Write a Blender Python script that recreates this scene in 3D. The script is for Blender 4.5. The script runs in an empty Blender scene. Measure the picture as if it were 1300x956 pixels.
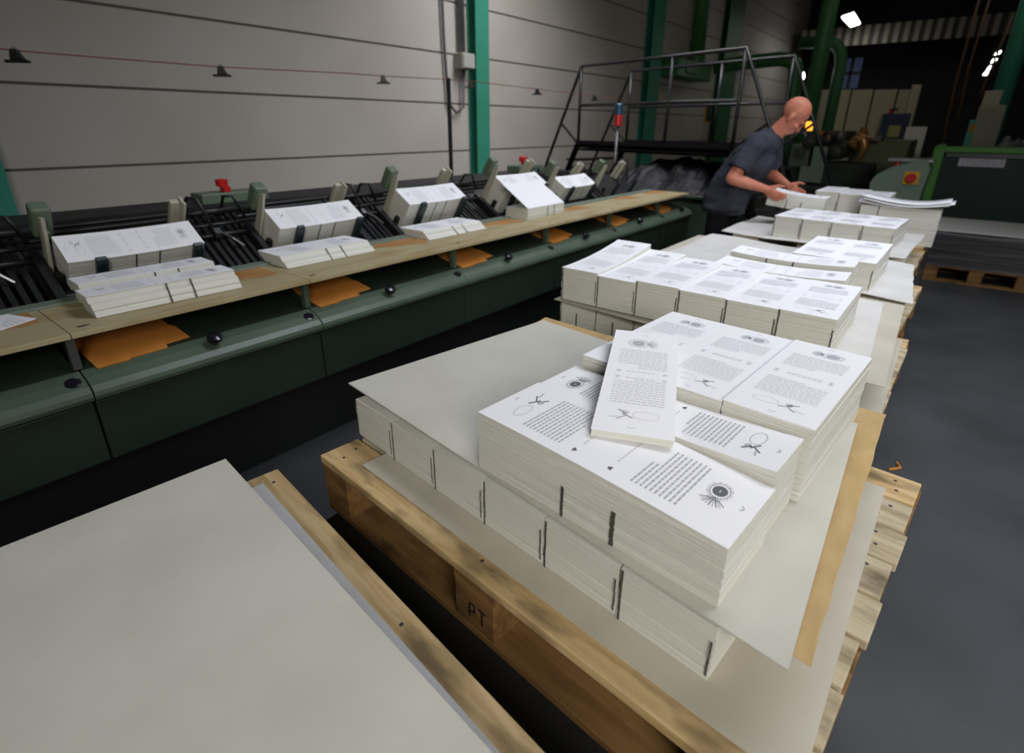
import bpy, bmesh, math, random
from mathutils import Vector, Matrix, Euler
random.seed(7)
PI = math.pi
C = bpy.context.scene.collection
CAMZ = 1.5                      # camera height above the concrete floor
# ------------------------------------------------------------------ camera
PITCH, ROLL, YAW, FPX = 0.38047, 0.00476, 0.67023, 683.0
def _axes():
    cp, sp = math.cos(PITCH), math.sin(PITCH)
    f = Vector((0, cp, -sp)); u = Vector((0, sp, cp)); r = Vector((1, 0, 0))
    cr, sr = math.cos(ROLL), math.sin(ROLL)
    r, u = r*cr + u*sr, u*cr - r*sr
    R = Matrix.Rotation(YAW, 3, 'Z')
    return R @ r, R @ u, R @ f
AR, AU, AF = _axes()
def ray(px, py): return AR*(px-650) - AU*(py-433.5) + AF*FPX
def on_y(px, py, y):
    d = ray(px, py); p = d*(y/d.y); p.z += CAMZ; return p
def on_x(px, py, x):
    d = ray(px, py); p = d*(x/d.x); p.z += CAMZ; return p
def on_z(px, py, z):
    d = ray(px, py); p = d*((z-CAMZ)/d.z); p.z += CAMZ; return p
cam = bpy.data.cameras.new('camera'); co = bpy.data.objects.new('camera', cam); C.objects.link(co)
M = Matrix((AR, AU, -AF)).transposed().to_4x4(); M.translation = (0, 0, CAMZ)
co.matrix_world = M
cam.sensor_width = 36; cam.lens = FPX/1300*36; cam.shift_y = -44.5/1300; cam.clip_start = .02
cam.dof.use_dof = True; cam.dof.focus_distance = 1.3; cam.dof.aperture_fstop = 2.8
bpy.context.scene.camera = co
# ------------------------------------------------------------------ materials
def s2l(c):
    c = c/255
    return c/12.92 if c <= .04045 else ((c+.055)/1.055)**2.4
def rgb(r, g, b): return (s2l(r), s2l(g), s2l(b), 1)
MATS = {}
def mat(name, col, rough=.6, metal=0, col2=None, nscale=8, stretch=(1,1,1), bump=0, bscale=60, detail=4, emis=None, spec=.5, lo=.35, hi=.65):
    if name in MATS: return MATS[name]
    m = bpy.data.materials.new(name); m.use_nodes = True
    nt = m.node_tree; b = nt.nodes['Principled BSDF']
    b.inputs['Base Color'].default_value = col
    b.inputs['Roughness'].default_value = rough; b.inputs['Metallic'].default_value = metal
    b.inputs['Specular IOR Level'].default_value = spec
    tc = nt.nodes.new('ShaderNodeTexCoord'); mp = nt.nodes.new('ShaderNodeMapping')
    mp.inputs['Scale'].default_value = stretch
    nt.links.new(tc.outputs['Object'], mp.inputs['Vector'])
    if col2:
        n = nt.nodes.new('ShaderNodeTexNoise'); n.inputs['Scale'].default_value = nscale; n.inputs['Detail'].default_value = detail
        nt.links.new(mp.outputs[0], n.inputs['Vector'])
        cr = nt.nodes.new('ShaderNodeValToRGB')
        cr.color_ramp.elements[0].position = lo; cr.color_ramp.elements[1].position = hi
        cr.color_ramp.elements[0].color = col; cr.color_ramp.elements[1].color = col2
        nt.links.new(n.outputs['Fac'], cr.inputs[0]); nt.links.new(cr.outputs[0], b.inputs['Base Color'])
    if bump:
        n2 = nt.nodes.new('ShaderNodeTexNoise'); n2.inputs['Scale'].default_value = bscale
        nt.links.new(mp.outputs[0], n2.inputs['Vector'])
        bp = nt.nodes.new('ShaderNodeBump'); bp.inputs['Strength'].default_value = bump; bp.inputs['Distance'].default_value = .004
        nt.links.new(n2.outputs['Fac'], bp.inputs['Height']); nt.links.new(bp.outputs[0], b.inputs['Normal'])
    if emis:
        b.inputs['Emission Color'].default_value = col; b.inputs['Emission Strength'].default_value = emis
    MATS[name] = m
    return m
PAPER = mat('paper', rgb(236,236,240), .75, spec=.2)
INK = mat('ink_grey', rgb(174,174,181), .8, spec=.1)
INKD = mat('ink_dark', rgb(104,104,112), .8, spec=.1)
INKL = mat('ink_pale', rgb(206,206,213), .8, spec=.1)
EDGE = mat('page_edges', rgb(222,221,213), .85, col2=rgb(202,201,192), nscale=3, stretch=(.6,.6,130), spec=.1, bump=.5, bscale=5)
MARKM = mat('spine_mark_gap_shade', rgb(92,90,86), .8, col2=rgb(60,58,56), nscale=60, stretch=(1,1,6), spec=.1)
GREY = mat('grey_board', rgb(196,194,184), .8, col2=rgb(188,185,175), nscale=5, spec=.2, bump=.1, bscale=180)
GREYL = mat('grey_board_light', rgb(206,204,202), .8, col2=rgb(196,194,190), nscale=6, spec=.2)
GREYW = mat('grey_board_warm', rgb(190,184,170), .8, col2=rgb(180,174,160), nscale=6, spec=.2)
KRAFT = mat('kraft_paper', rgb(188,160,114), .7, col2=rgb(174,146,100), nscale=9, stretch=(3,1,1), spec=.25)
def wood(name, c1, c2, c3):
    if name in MATS: return MATS[name]
    m = mat(name, c1, .75, spec=.2)
    nt = m.node_tree; b = nt.nodes['Principled BSDF']
    tc = nt.nodes.new('ShaderNodeTexCoord'); mp = nt.nodes.new('ShaderNodeMapping')
    mp.inputs['Scale'].default_value = (2.2, 26, 26)
    nt.links.new(tc.outputs['Object'], mp.inputs[0])
    n = nt.nodes.new('ShaderNodeTexNoise'); n.inputs['Scale'].default_value = 1.6; n.inputs['Detail'].default_value = 7; n.inputs['Distortion'].default_value = .8
    nt.links.new(mp.outputs[0], n.inputs['Vector'])
    cr = nt.nodes.new('ShaderNodeValToRGB'); e = cr.color_ramp.elements
    e[0].position = .3; e[0].color = c2; e[1].position = .62; e[1].color = c1
    nt.links.new(n.outputs['Fac'], cr.inputs[0])
    n2 = nt.nodes.new('ShaderNodeTexNoise'); n2.inputs['Scale'].default_value = 9; n2.inputs['Detail'].default_value = 5
    mp2 = nt.nodes.new('ShaderNodeMapping'); mp2.inputs['Scale'].default_value = (.7, 2, 2)
    nt.links.new(tc.outputs['Object'], mp2.inputs[0]); nt.links.new(mp2.outputs[0], n2.inputs['Vector'])
    cr2 = nt.nodes.new('ShaderNodeValToRGB'); cr2.color_ramp.elements[0].position = .50; cr2.color_ramp.elements[1].position = .70
    nt.links.new(n2.outputs['Fac'], cr2.inputs[0])
    mx = nt.nodes.new('ShaderNodeMix'); mx.data_type = 'RGBA'
    nt.links.new(cr2.outputs[0], mx.inputs['Factor']); nt.links.new(cr.outputs[0], mx.inputs[6]); mx.inputs[7].default_value = c3
    nt.links.new(mx.outputs[2], b.inputs['Base Color'])
    bp = nt.nodes.new('ShaderNodeBump'); bp.inputs['Strength'].default_value = .35; bp.inputs['Distance'].default_value = .003
    nt.links.new(n.outputs['Fac'], bp.inputs['Height']); nt.links.new(bp.outputs[0], b.inputs['Normal'])
    return m
WOOD = wood('pallet_wood', rgb(202,176,132), rgb(172,142,94), rgb(124,106,76))
WOODP = wood('pallet_wood_pale', rgb(186,174,148), rgb(160,144,114), rgb(112,100,82))
WOODD = wood('pallet_wood_dark', rgb(134,102,62), rgb(108,78,46), rgb(80,60,38))  # brown darkened so the blocks under the decks look shaded
PLY = mat('table_plywood', rgb(168,156,122), .6, col2=rgb(150,126,84), nscale=2.2, stretch=(5,1.2,1), spec=.3, lo=.45, hi=.75)
PLYW = mat('plywood_worn', rgb(176,134,84), .65, col2=rgb(156,112,64), nscale=5, stretch=(5,1,1), spec=.25)
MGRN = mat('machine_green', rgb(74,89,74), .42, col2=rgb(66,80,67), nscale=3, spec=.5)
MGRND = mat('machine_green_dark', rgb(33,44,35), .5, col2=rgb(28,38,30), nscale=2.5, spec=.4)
MSLOPE = mat('machine_slope_black', rgb(22,26,24), .6, spec=.3)
BLK = mat('black_metal', rgb(26,27,28), .45, spec=.5)
BLKG = mat('black_rubber', rgb(30,31,33), .5, col2=rgb(20,21,23), nscale=6, spec=.4)
RAILM = mat('black_rail', rgb(30,32,34), .35, spec=.6)
TEALD = mat('finger_black', rgb(30,42,46), .4, spec=.5)
TEAL = mat('finger_teal', rgb(40,128,120), .4)
CREAM = mat('cream_metal', rgb(176,174,156), .5)
OLIVE = mat('guide_green', rgb(96,112,92), .5)
ORANGE = mat('orange_board', rgb(196,130,60), .7, col2=rgb(176,112,48), nscale=6, spec=.2)
KNOB = mat('knob_black', rgb(22,22,30), .18, spec=.6)
STEEL = mat('steel', rgb(150,152,155), .35, metal=.9)
PGRN = mat('pillar_green', rgb(62,148,124), .55, col2=rgb(54,138,114), nscale=2, spec=.35)
PGRND = mat('column_green', rgb(58,112,72), .55, spec=.35)
DUCT = mat('duct_green', rgb(60,116,66), .45, spec=.4)
BOXG = mat('grey_box', rgb(150,150,140), .5)
RED = mat('red_plastic', rgb(190,30,30), .4)
BLUE = mat('blue_plastic', rgb(26,74,104), .4)
YEL = mat('yellow_paint', rgb(210,160,40), .5)
SKIN = mat('skin', rgb(196,128,102), .5, col2=rgb(184,110,88), nscale=9, spec=.4)
SHIRT = mat('shirt_charcoal', rgb(62,64,74), .9, col2=rgb(54,56,66), nscale=14, spec=.1, bump=.4, bscale=18)
TROU = mat('trousers_black', rgb(26,26,30), .9, spec=.1)
BIN = mat('bin_dark_green', rgb(14,42,34), .5, spec=.3)
BING = mat('bin_bright_green', rgb(66,140,42), .5)
BSHEET = mat('dark_sheets', rgb(62,62,68), .3, col2=rgb(34,34,38), nscale=3, stretch=(.6,.6,40), spec=.6)
PLASTIC = mat('black_plastic_film', rgb(27,28,32), .5, col2=rgb(15,16,18), nscale=9, spec=.22, bump=1, bscale=9)
LAMP = mat('lamp_panel', (1,.98,.95,1), .5, emis=14)
BEIGE = mat('partition_beige', rgb(196,186,158), .7, spec=.2)
WHITEB = mat('white_board', rgb(214,212,204), .6)
DARKM = mat('dark_machinery', rgb(48,52,46), .5, spec=.4)
BRASS = mat('brass', rgb(176,128,80), .35, metal=.6)
# ------------------------------------------------------------------ mesh builder
class MB:
    def __init__(s): s.v, s.f, s.m = [], [], []
    def add(s, vs, fs, mi=0, T=None):
        o = len(s.v)
        s.v += [(T @ Vector(v)) if T is not None else Vector(v) for v in vs]
        s.f += [tuple(i+o for i in f) for f in fs]; s.m += [mi]*len(fs)
        return s
    def box(s, x0, x1, y0, y1, z0, z1, mi=0, T=None):
        vs = [(x0,y0,z0),(x1,y0,z0),(x1,y1,z0),(x0,y1,z0),(x0,y0,z1),(x1,y0,z1),(x1,y1,z1),(x0,y1,z1)]
        return s.add(vs, [(3,2,1,0),(4,5,6,7),(0,1,5,4),(1,2,6,5),(2,3,7,6),(3,0,4,7)], mi, T)
    def prism(s, poly, z0, z1, mi=0, T=None):
        n = len(poly)
        vs = [(p[0],p[1],z0) for p in poly] + [(p[0],p[1],z1) for p in poly]
        fs = [tuple(range(n))[::-1], tuple(range(n,2*n))] + [(i,(i+1)%n,n+(i+1)%n,n+i) for i in range(n)]
        return s.add(vs, fs, mi, T)
    def extr_y(s, poly, y0, y1, mi=0, T=None):   # poly in x,z
        n = len(poly)
        vs = [(p[0],y0,p[1]) for p in poly] + [(p[0],y1,p[1]) for p in poly]
        fs = [tuple(range(n)), tuple(range(n,2*n))[::-1]] + [(i,n+i,n+(i+1)%n,(i+1)%n) for i in range(n)]
        return s.add(vs, fs, mi, T)
    def quad(s, a, b, c, d, mi=0, T=None): return s.add([a,b,c,d], [(0,1,2,3)], mi, T)
    def tube(s, pts, r, n=10, mi=0, T=None, cap=True):
        pts = [Vector(p) for p in pts]; R = r if isinstance(r, (list,tuple)) else [r]*len(pts)
        vs, fs = [], []; up = None
        for i, p in enumerate(pts):
            d = (pts[min(i+1,len(pts)-1)] - pts[max(i-1,0)]).normalized()
            if up is None:
                up = Vector((0,0,1)) if abs(d.z) < .9 else Vector((1,0,0))
            a = d.cross(up).normalized(); b = a.cross(d).normalized(); up = b
            for k in range(n):
                t = 2*PI*k/n; vs.append(p + a*math.cos(t)*R[i] + b*math.sin(t)*R[i])
        for i in range(len(pts)-1):
            for k in range(n): fs.append((i*n+k, i*n+(k+1)%n, (i+1)*n+(k+1)%n, (i+1)*n+k))
        if cap: fs += [tuple(range(n))[::-1], tuple(range((len(pts)-1)*n, len(pts)*n))]
        return s.add(vs, fs, mi, T)
    def ell(s, c, r, mi=0, T=None, n=14, m=9):
        vs = [(0,0,1)]; 
        for j in range(1, m):
            for k in range(n):
                a, b = PI*j/m, 2*PI*k/n; vs.append((math.sin(a)*math.cos(b), math.sin(a)*math.sin(b), math.cos(a)))
        vs.append((0,0,-1)); L = len(vs)-1; fs = []
        for k in range(n):
            fs.append((0, 1+k, 1+(k+1)%n)); fs.append((L, L-n+(k+1)%n, L-n+k))
        for j in range(m-2):
            for k in range(n): fs.append((1+j*n+k, 1+(j+1)*n+k, 1+(j+1)*n+(k+1)%n, 1+j*n+(k+1)%n))
        return s.add([(c[0]+v[0]*r[0], c[1]+v[1]*r[1], c[2]+v[2]*r[2]) for v in vs], fs, mi, T)
    def lathe(s, prof, n=18, mi=0, T=None):       # prof (r,z)
        vs, fs = [], []
        for r, z in prof:
            for k in range(n): vs.append((r*math.cos(2*PI*k/n), r*math.sin(2*PI*k/n), z))
        for i in range(len(prof)-1):
            for k in range(n): fs.append((i*n+k, i*n+(k+1)%n, (i+1)*n+(k+1)%n, (i+1)*n+k))
        fs += [tuple(range(n))[::-1], tuple(range((len(prof)-1)*n, len(prof)*n))]
        return s.add(vs, fs, mi, T)
    def build(s, name, mats, parent=None, loc=None, rz=0, bevel=0, smooth=False, seg=2):
        me = bpy.data.meshes.new(name); me.from_pydata([tuple(v) for v in s.v], [], s.f)
        for m in (mats if isinstance(mats, (list,tuple)) else [mats]): me.materials.append(m)
        me.polygons.foreach_set('material_index', s.m)
        if smooth: me.polygons.foreach_set('use_smooth', [True]*len(s.f))
        me.update()
        o = bpy.data.objects.new(name, me); C.objects.link(o)
        if parent: o.parent = parent
        if loc: o.location = loc
        o.rotation_euler.z = rz
        if bevel:
            b = o.modifiers.new('bevel', 'BEVEL'); b.width = bevel; b.segments = seg; b.limit_method = 'ANGLE'; b.angle_limit = .6
        return o
def tag(o, label, cat, group=None, kind=None):
    o['label'] = label; o['category'] = cat
    if group: o['group'] = group
    if kind: o['kind'] = kind
    return o
def empty(name, loc, label, cat, group=None, rz=0):
    o = bpy.data.objects.new(name, None); C.objects.link(o); o.location = loc; o.rotation_euler.z = rz
    o.empty_display_size = .05
    return tag(o, label, cat, group)
def struct(o): o['kind'] = 'structure'; return o
# ------------------------------------------------------------------ the room
ZJ = [.59 - .0, 1.178, 1.775, 2.362, 2.95, 3.54, 4.13, 4.72, 5.31]
def wallmat():
    m = mat('wall_panel', rgb(190,185,177), .75, col2=rgb(180,174,164), nscale=.8, spec=.2, bump=.06, bscale=40)
    return m
XW = -5.5
fm = mat('concrete_floor', rgb(70,72,75), .5, col2=rgb(56,58,61), nscale=1.6, stretch=(1,1,1), spec=.3, bump=.1, bscale=30, detail=8)
struct(MB().box(-5.6, 8, -3.5, 24.2, -.1, 0).build('floor', fm))
struct(MB().box(-5.6, 8, -3.5, 24.2, 7, 7.1).build('ceiling', mat('ceiling_dark', rgb(48,48,46), .9)))
w = MB(); zs = [0] + ZJ + [7.0]
for a, b in zip(zs, zs[1:]): w.box(XW-.06, XW, -3.5, 24.0, a+.010, b-.010)
w.box(XW-.1, XW-.012, -3.5, 24.0, 0, 7, 1)
struct(w.build('wall_left', [wallmat(), mat('wall_joint', rgb(104,99,90), .9)], bevel=.004))
DW = mat('dark_wall', rgb(40,41,42), .9, col2=rgb(30,31,32), nscale=2)
struct(MB().box(-5.6, 8, 24, 24.1, 0, 7).build('wall_back', DW))
struct(MB().box(8, 8.1, -3.5, 24.1, 0, 7).build('wall_right', DW))
struct(MB().box(-5.6, 8, -3.6, -3.5, 0, 7).build('wall_front', wallmat()))
# pale corrugated band high on the back wall
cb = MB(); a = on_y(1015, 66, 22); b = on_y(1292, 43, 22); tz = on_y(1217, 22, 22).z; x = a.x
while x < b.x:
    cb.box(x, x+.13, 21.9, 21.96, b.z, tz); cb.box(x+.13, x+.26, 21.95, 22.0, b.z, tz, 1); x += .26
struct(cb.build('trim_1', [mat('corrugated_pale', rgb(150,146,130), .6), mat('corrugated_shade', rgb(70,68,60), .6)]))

# ------------------------------------------------------------------ pallets on an added black slab
DECK = .69
tag(MB().box(-.52, .49, -3.1, 3.0, 0, .07).box(-.55, .52, -3.14, 3.04, .07, .523).build('gap_darkening_slab', mat('gap_shade_black', rgb(24,25,25), .8), loc=(-.56, 2.85, 0), bevel=.01), 'added black support slab that keeps the gaps between the loaded pallets dark', 'platform')  # added support, black so the gaps between pallets read as deep shade
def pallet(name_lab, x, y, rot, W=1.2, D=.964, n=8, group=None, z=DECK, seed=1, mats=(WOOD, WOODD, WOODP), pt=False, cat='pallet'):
    rnd = random.Random(seed)
    t = empty('wooden_pallet', (x, y, z-.166), name_lab, cat, group, rot)
    p = D/n
    for k in range(n):
        a = rnd.uniform(-.006, .006); b = rnd.uniform(-.006, .006)
        mm = mats[0] if k in (0, n-1) else mats[2]
        o = MB().box(a, W+b, k*p+.001, (k+1)*p-.006-rnd.uniform(0,.003), .144+rnd.uniform(0,.001), .166).build('deck_board', mm, t, bevel=.0025)
        for xx in ((.05, W/2, W-.05) if seed in (3, 5) else ()):
            for q in (-.022, .022):
                MB().lathe([(.004, .1655), (.0042, .1668)], 8, T=Matrix.Translation((xx+rnd.uniform(-.012,.012), (k+.5)*p+q, 0))).build('nail', mat('nail_head', rgb(70,64,58), .5), o)
    for xx in (0, W/2-.06, W-.12):
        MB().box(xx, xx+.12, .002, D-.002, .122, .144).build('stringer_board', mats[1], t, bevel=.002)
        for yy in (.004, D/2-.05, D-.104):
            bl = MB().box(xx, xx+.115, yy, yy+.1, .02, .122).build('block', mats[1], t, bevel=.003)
            if pt and yy == .004 and xx == W/2-.06:
                g = MB(); X0, Z0, Y = xx+.044, .046, .0022
                def bar(x0, x1, z0, z1): g.quad((X0+x0, Y, Z0+z0), (X0+x1, Y, Z0+z0), (X0+x1, Y, Z0+z1), (X0+x0, Y, Z0+z1))
                bar(0,.005,0,.038); bar(.005,.018,.033,.038); bar(.005,.018,.015,.02); bar(.015,.02,.018,.035)
                bar(.027,.05,.033,.038); bar(.036,.041,0,.034)
                g.build('stamp', mat('stamp_black', rgb(24,20,16), .8), bl)
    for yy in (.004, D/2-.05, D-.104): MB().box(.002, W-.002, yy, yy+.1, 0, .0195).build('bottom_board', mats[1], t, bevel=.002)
    return t
pallet('pale wooden pallet with a PT stamp on its middle block, under the nearest book stacks', -1.145, .632, -.085, W=1.18, pt=True, seed=3, group='loaded pallets')
pallet('wooden pallet at the near left corner of the view under a single grey board', -1.3, -.417, -.131, seed=5, group='loaded pallets')
pallet('wooden pallet under the long row of six book stacks, second in the line', -1.17, 1.70, -.02, W=1.155, seed=6, group='loaded pallets')
pallet('wooden pallet under the pair of tall book stacks, third in the line', -1.19, 2.73, -.03, W=1.15, seed=7, group='loaded pallets')
pallet('wooden pallet beside the man, under the row of four white stacks', -1.2, 3.86, -.02, W=1.12, seed=8, group='loaded pallets')
pallet('farthest wooden pallet of the line, under the stacks behind the man\'s hands', -1.12, 4.93, -.02, W=1.05, D=.82, n=7, seed=9, group='loaded pallets')
def sheet(name, pts, z, th, m, label, cat, wav=0, seed=0, group=None, sag=0):
    """flat board from four corner points (x,y), subdivided so that its edges can wave"""
    rnd = random.Random(seed); n = 14
    a, b, c, d = [Vector((p[0], p[1], 0)) for p in pts]
    mb = MB(); vs = []
    cx, cy = a.x, a.y
    for lay in (0, 1):
        for j in range(n+1):
            for i in range(n+1):
                u, v = i/n, j/n
                p = a.lerp(b, u).lerp(d.lerp(c, u), v)
                edge = max(abs(u-.5), abs(v-.5))*2
                h = (wav*edge**6*(math.sin(9*u+seed)+math.sin(7*v+2*seed)+1.2))*.5 if wav else 0
                jit = Vector((rnd.uniform(-1,1), rnd.uniform(-1,1), 0))*(.003 if wav and edge > .99 and lay else 0)
                vs.append((p.x-cx+jit.x, p.y-cy+jit.y, h + lay*th))
    N = (n+1)**2; fs = []
    for j in range(n):
        for i in range(n):
            q = j*(n+1)+i; fs.append((q+N, q+1+N, q+n+2+N, q+n+1+N)); fs.append((q, q+n+1, q+n+2, q+1))
    ring = [i for i in range(n+1)] + [j*(n+1)+n for j in range(1, n+1)] + [n*(n+1)+i for i in range(n-1, -1, -1)] + [j*(n+1) for j in range(n-1, 0, -1)]
    for i, q in enumerate(ring):
        r2 = ring[(i+1) % len(ring)]; fs.append((q, r2, r2+N, q+N))
    mb.add(vs, fs)
    o = mb.build(name, m, loc=(cx, cy, z))
    return tag(o, label, cat, group)
# ------------------------------------------------------------------ book stacks
L0, W0 = .5, .17
def ink_page(mb, L, W, Z, rnd, fine=True, flip=False):
    """two printed pages head to head along u; ink lies on the sheet. materials 1 grey, 2 dark, 3 pale"""
    def P(u, v, e=0):
        if flip: u, v = L-u, W-v
        return (u, v, Z(u, v)+.0005+e)
    def dash(u0, u1, v0, v1, mi): mb.quad(P(u0,v0), P(u1,v0), P(u1,v1), P(u0,v1), mi)
    def ring(cu, cv, ru, rv, wd, mi, a0=0, a1=2*PI, n=14, th=0):
        pr = None
        for k in range(n+1):
            a = a0 + (a1-a0)*k/n
            q1 = (cu+ru*math.cos(a), cv+rv*math.sin(a)); q2 = (cu+(ru-wd)*math.cos(a), cv+(rv-wd)*math.sin(a))
            if pr: mb.quad(P(*pr[0]), P(*q1), P(*q2), P(*pr[1]), mi)
            pr = (q1, q2)
    def stroke(u0, v0, u1, v1, wd, mi):
        du, dv = u1-u0, v1-v0; l = math.hypot(du, dv) or 1; nu, nv = -dv/l*wd/2, du/l*wd/2
        mb.quad(P(u0+nu,v0+nv), P(u1+nu,v1+nv), P(u1-nu,v1-nv), P(u0-nu,v0-nv), mi)
    def half(u0, s, kind):
        U = lambda u: u0 + s*u
        ring(U(.022), W*.52, .006, .007, .0022, 1, .5*PI if s > 0 else -.5*PI, (1.5 if s > 0 else .5)*PI, 8)     # horseshoe mark
        if kind == 0:        # small figure with an empty oval balloon
            ring(U(.062), W*.36, .014, .026, .0013, 1)
            stroke(U(.05), W*.52, U(.062), W*.66, .004, 2); stroke(U(.062), W*.6, U(.075), W*.72, .004, 2)
            stroke(U(.056), W*.62, U(.042), W*.72, .003, 2); ring(U(.068), W*.62, .006, .007, .004, 1); stroke(U(.05), W*.7, U(.046), W*.82, .003, 1)
        else:                # shaded oval portrait
            ring(U(.062), W*.6, .017, .022, .0022, 1); ring(U(.062), W*.6, .012, .015, .011, 2)
            ring(U(.062), W*.6, .020, .026, .001, 3)
            for q in range(9):      # fan-shaped bow below the oval
                a = -1.05 + .26*q; stroke(U(.062), W*.6-.02, U(.062+.024*math.sin(a)), W*.6-.022-.024*math.cos(a), .0016, 1 if q % 2 else 2)
            for q in range(12):
                a = 2*PI*q/12; stroke(U(.062+.017*math.cos(a)), W*.6+.022*math.sin(a), U(.062+.021*math.cos(a)), W*.6+.027*math.sin(a), .0012, 1)
        nl = 11 if kind == 0 else 10
        for k in range(nl):
            u = .098 + k*.0088; v = W*.14; end = W*(.86 if k < nl-1 else .6)
            if kind and k > 7: end = W*.55
            while v < end:
                l = rnd.uniform(.005, .014); l = min(l, end-v)
                dash(U(u), U(u+.0034), v, v+l, 3 if fine else 1)
                v += l + .0022
        v = W*.3                                                                 # short line with two pointer marks
        while v < W*.7: dash(U(.222), U(.2255), v, v+.008, 3); v += .0105
        for vv in (W*.16, W*.82):
            mb.add([P(U(.219),vv-.006), P(U(.219),vv+.006), P(U(.2245),vv+.004), P(U(.228),vv), P(U(.2245),vv-.004)], [(0,1,2,3,4)], 2 if not fine else 1)
    half(0, 1, 0); half(L, -1, 1)
def book_stack(label, x, y, z, rot, H, L=L0, W=W0, group=None, seed=0, slab=.022, marks=(), bow=0, bow2=0, shear=(0,0), text=1, along='x', flip=False, tilt=None, jit=.0012, name='book_stack', fanned=0):
    """stack of sewn book blocks; local u (length) is x, v (width) is y; along='y' turns the length into depth"""
    rnd = random.Random(seed*31+5)
    t = empty(name, (x, y, z), label, 'book stack', group, rot)
    if tilt is not None: t.rotation_euler = tilt
    n = max(1, round(H/slab)); h = H/n; mb = MB(); NU = 8
    Zf = lambda u, v, zz: zz + (bow*(u/L)**2 + bow2*(2*u/L-1)**2)*(zz/H)
    A = Matrix.Identity(4) if along == 'x' else Matrix(((0,1,0,0),(1,0,0,0),(0,0,1,0),(0,0,0,1)))
    if along == 'y': flipf = True
    def slabs():
        for k in range(n):
            du, dv = rnd.uniform(-jit,jit), rnd.uniform(-jit,jit)
            f0, f1 = k/n, (k+1)/n
            e = fanned*k
            vs = []
            for zz, f in ((k*h+.0004, f0), (( k+1)*h-.0002, f1)):
                for v in (0, W):
                    for i in range(NU+1):
                        u = L*i/NU
                        vs.append((u+du+shear[0]*f, v+dv+shear[1]*f + e, Zf(u, v, zz)))
            m = NU+1; fs = []
            for i in range(NU):
                fs += [(i, i+m, i+m+1, i+1), (2*m+i, 2*m+i+1, 3*m+i+1, 3*m+i), (i, i+1, 2*m+i+1, 2*m+i), (m+i+1, m+i, 3*m+i, 3*m+i+1)]
            fs += [(0, 2*m, 3*m, m), (NU, m+NU, 3*m+NU, 2*m+NU)]
            if along == 'y': fs = [f[::-1] for f in fs]
            mb.add(vs, fs, 0, A)
    slabs()
    for (face, pos, z0, z1, wd) in marks:          # dark strips on the page edges: thread marks and painted gap shadows
        g = .0016 + jit
        m2 = max(2, n)
        for k in range(m2):
            a, b = H*(z0+(z1-z0)*k/m2), H*(z0+(z1-z0)*(k+1)/m2)
            j = rnd.uniform(-.0007,.0007)
            fa, fb = a/H, b/H
            if face == 'front':
                c = [(pos+j-wd/2, -g+shear[1]*fa, Zf(pos,0,a)), (pos+j+wd/2, -g+shear[1]*fa, Zf(pos,0,a)), (pos+j+wd/2, -g+shear[1]*fb, Zf(pos,0,b)), (pos+j-wd/2, -g+shear[1]*fb, Zf(pos,0,b))]
            elif face == 'back':
                c = [(pos+j-wd/2, W+g+shear[1]*fa, a), (pos+j+wd/2, W+g+shear[1]*fa, a), (pos+j+wd/2, W+g+shear[1]*fb, b), (pos+j-wd/2, W+g+shear[1]*fb, b)]
            else:     # 'end': the short side at u=0
                c = [(-g+shear[0]*fa, pos+j-wd/2, a), (-g+shear[0]*fa, pos+j+wd/2, a), (-g+shear[0]*fb, pos+j+wd/2, b), (-g+shear[0]*fb, pos+j-wd/2, b)]
            mb.quad(*c, 1, A)
    mb.build('page_block', [EDGE, MARKM], t)
    if text is not None:
        sb = MB(); ed = fanned*n + shear[1]; eu = shear[0]
        S = lambda u, v: Zf(u, v, H) + .0012 
        m = 12
        vs = [(L*i/m*1.0+eu, v+ed, S(L*i/m, v)) for v in (-.001, W+.001) for i in range(m+1)]
        vs += [(p[0], p[1], p[2]-.0012) for p in vs]
        fs = [(i, i+1, m+2+i, m+1+i) for i in range(m)]
        q = 2*(m+1)
        fs += [(i+1, i, q+i, q+i+1) for i in range(m)] + [(m+1+i, m+2+i, q+m+2+i, q+m+1+i) for i in range(m)] + [(0, m+1, q+m+1, q), (m, q+m, q+2*m+1, 2*m+1)]
        fs += [(q+m+1+i, q+m+2+i, q+i+1, q+i) for i in range(m)]
        if along == 'y': fs = [f[::-1] for f in fs]
        sb.add(vs, fs, 0, A)
        if text:
            ib = MB(); ink_page(ib, L, W, lambda u, v: S(u, v), rnd, fine=(text == 1), flip=flip)
            off = Matrix.Translation((eu, ed, 0))
            ib.v = [off @ v for v in ib.v]
            up = [];
            for f in ib.f:
                vs3 = [A @ ib.v[i] for i in f]
                nz = (vs3[1]-vs3[0]).cross(vs3[2]-vs3[0]).z
                up.append(f if nz > 0 else f[::-1])
            sb.add([A @ v for v in ib.v], up, 0); k0 = len(sb.m)-len(up)
            sb.m[k0:] = ib.m if text == 2 else [(0,3,1,3)[q_] for q_ in ib.m]
        sb.build('printed_sheet', [PAPER, INK, INKD, INKL], t)
    return t
GAP_SHADE = lambda W: (('end', .006, 0, 1, .004), ('end', W-.004, .1, .75, .003))  # edge strips that paint the shadow gaps between neighbouring stacks
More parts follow.
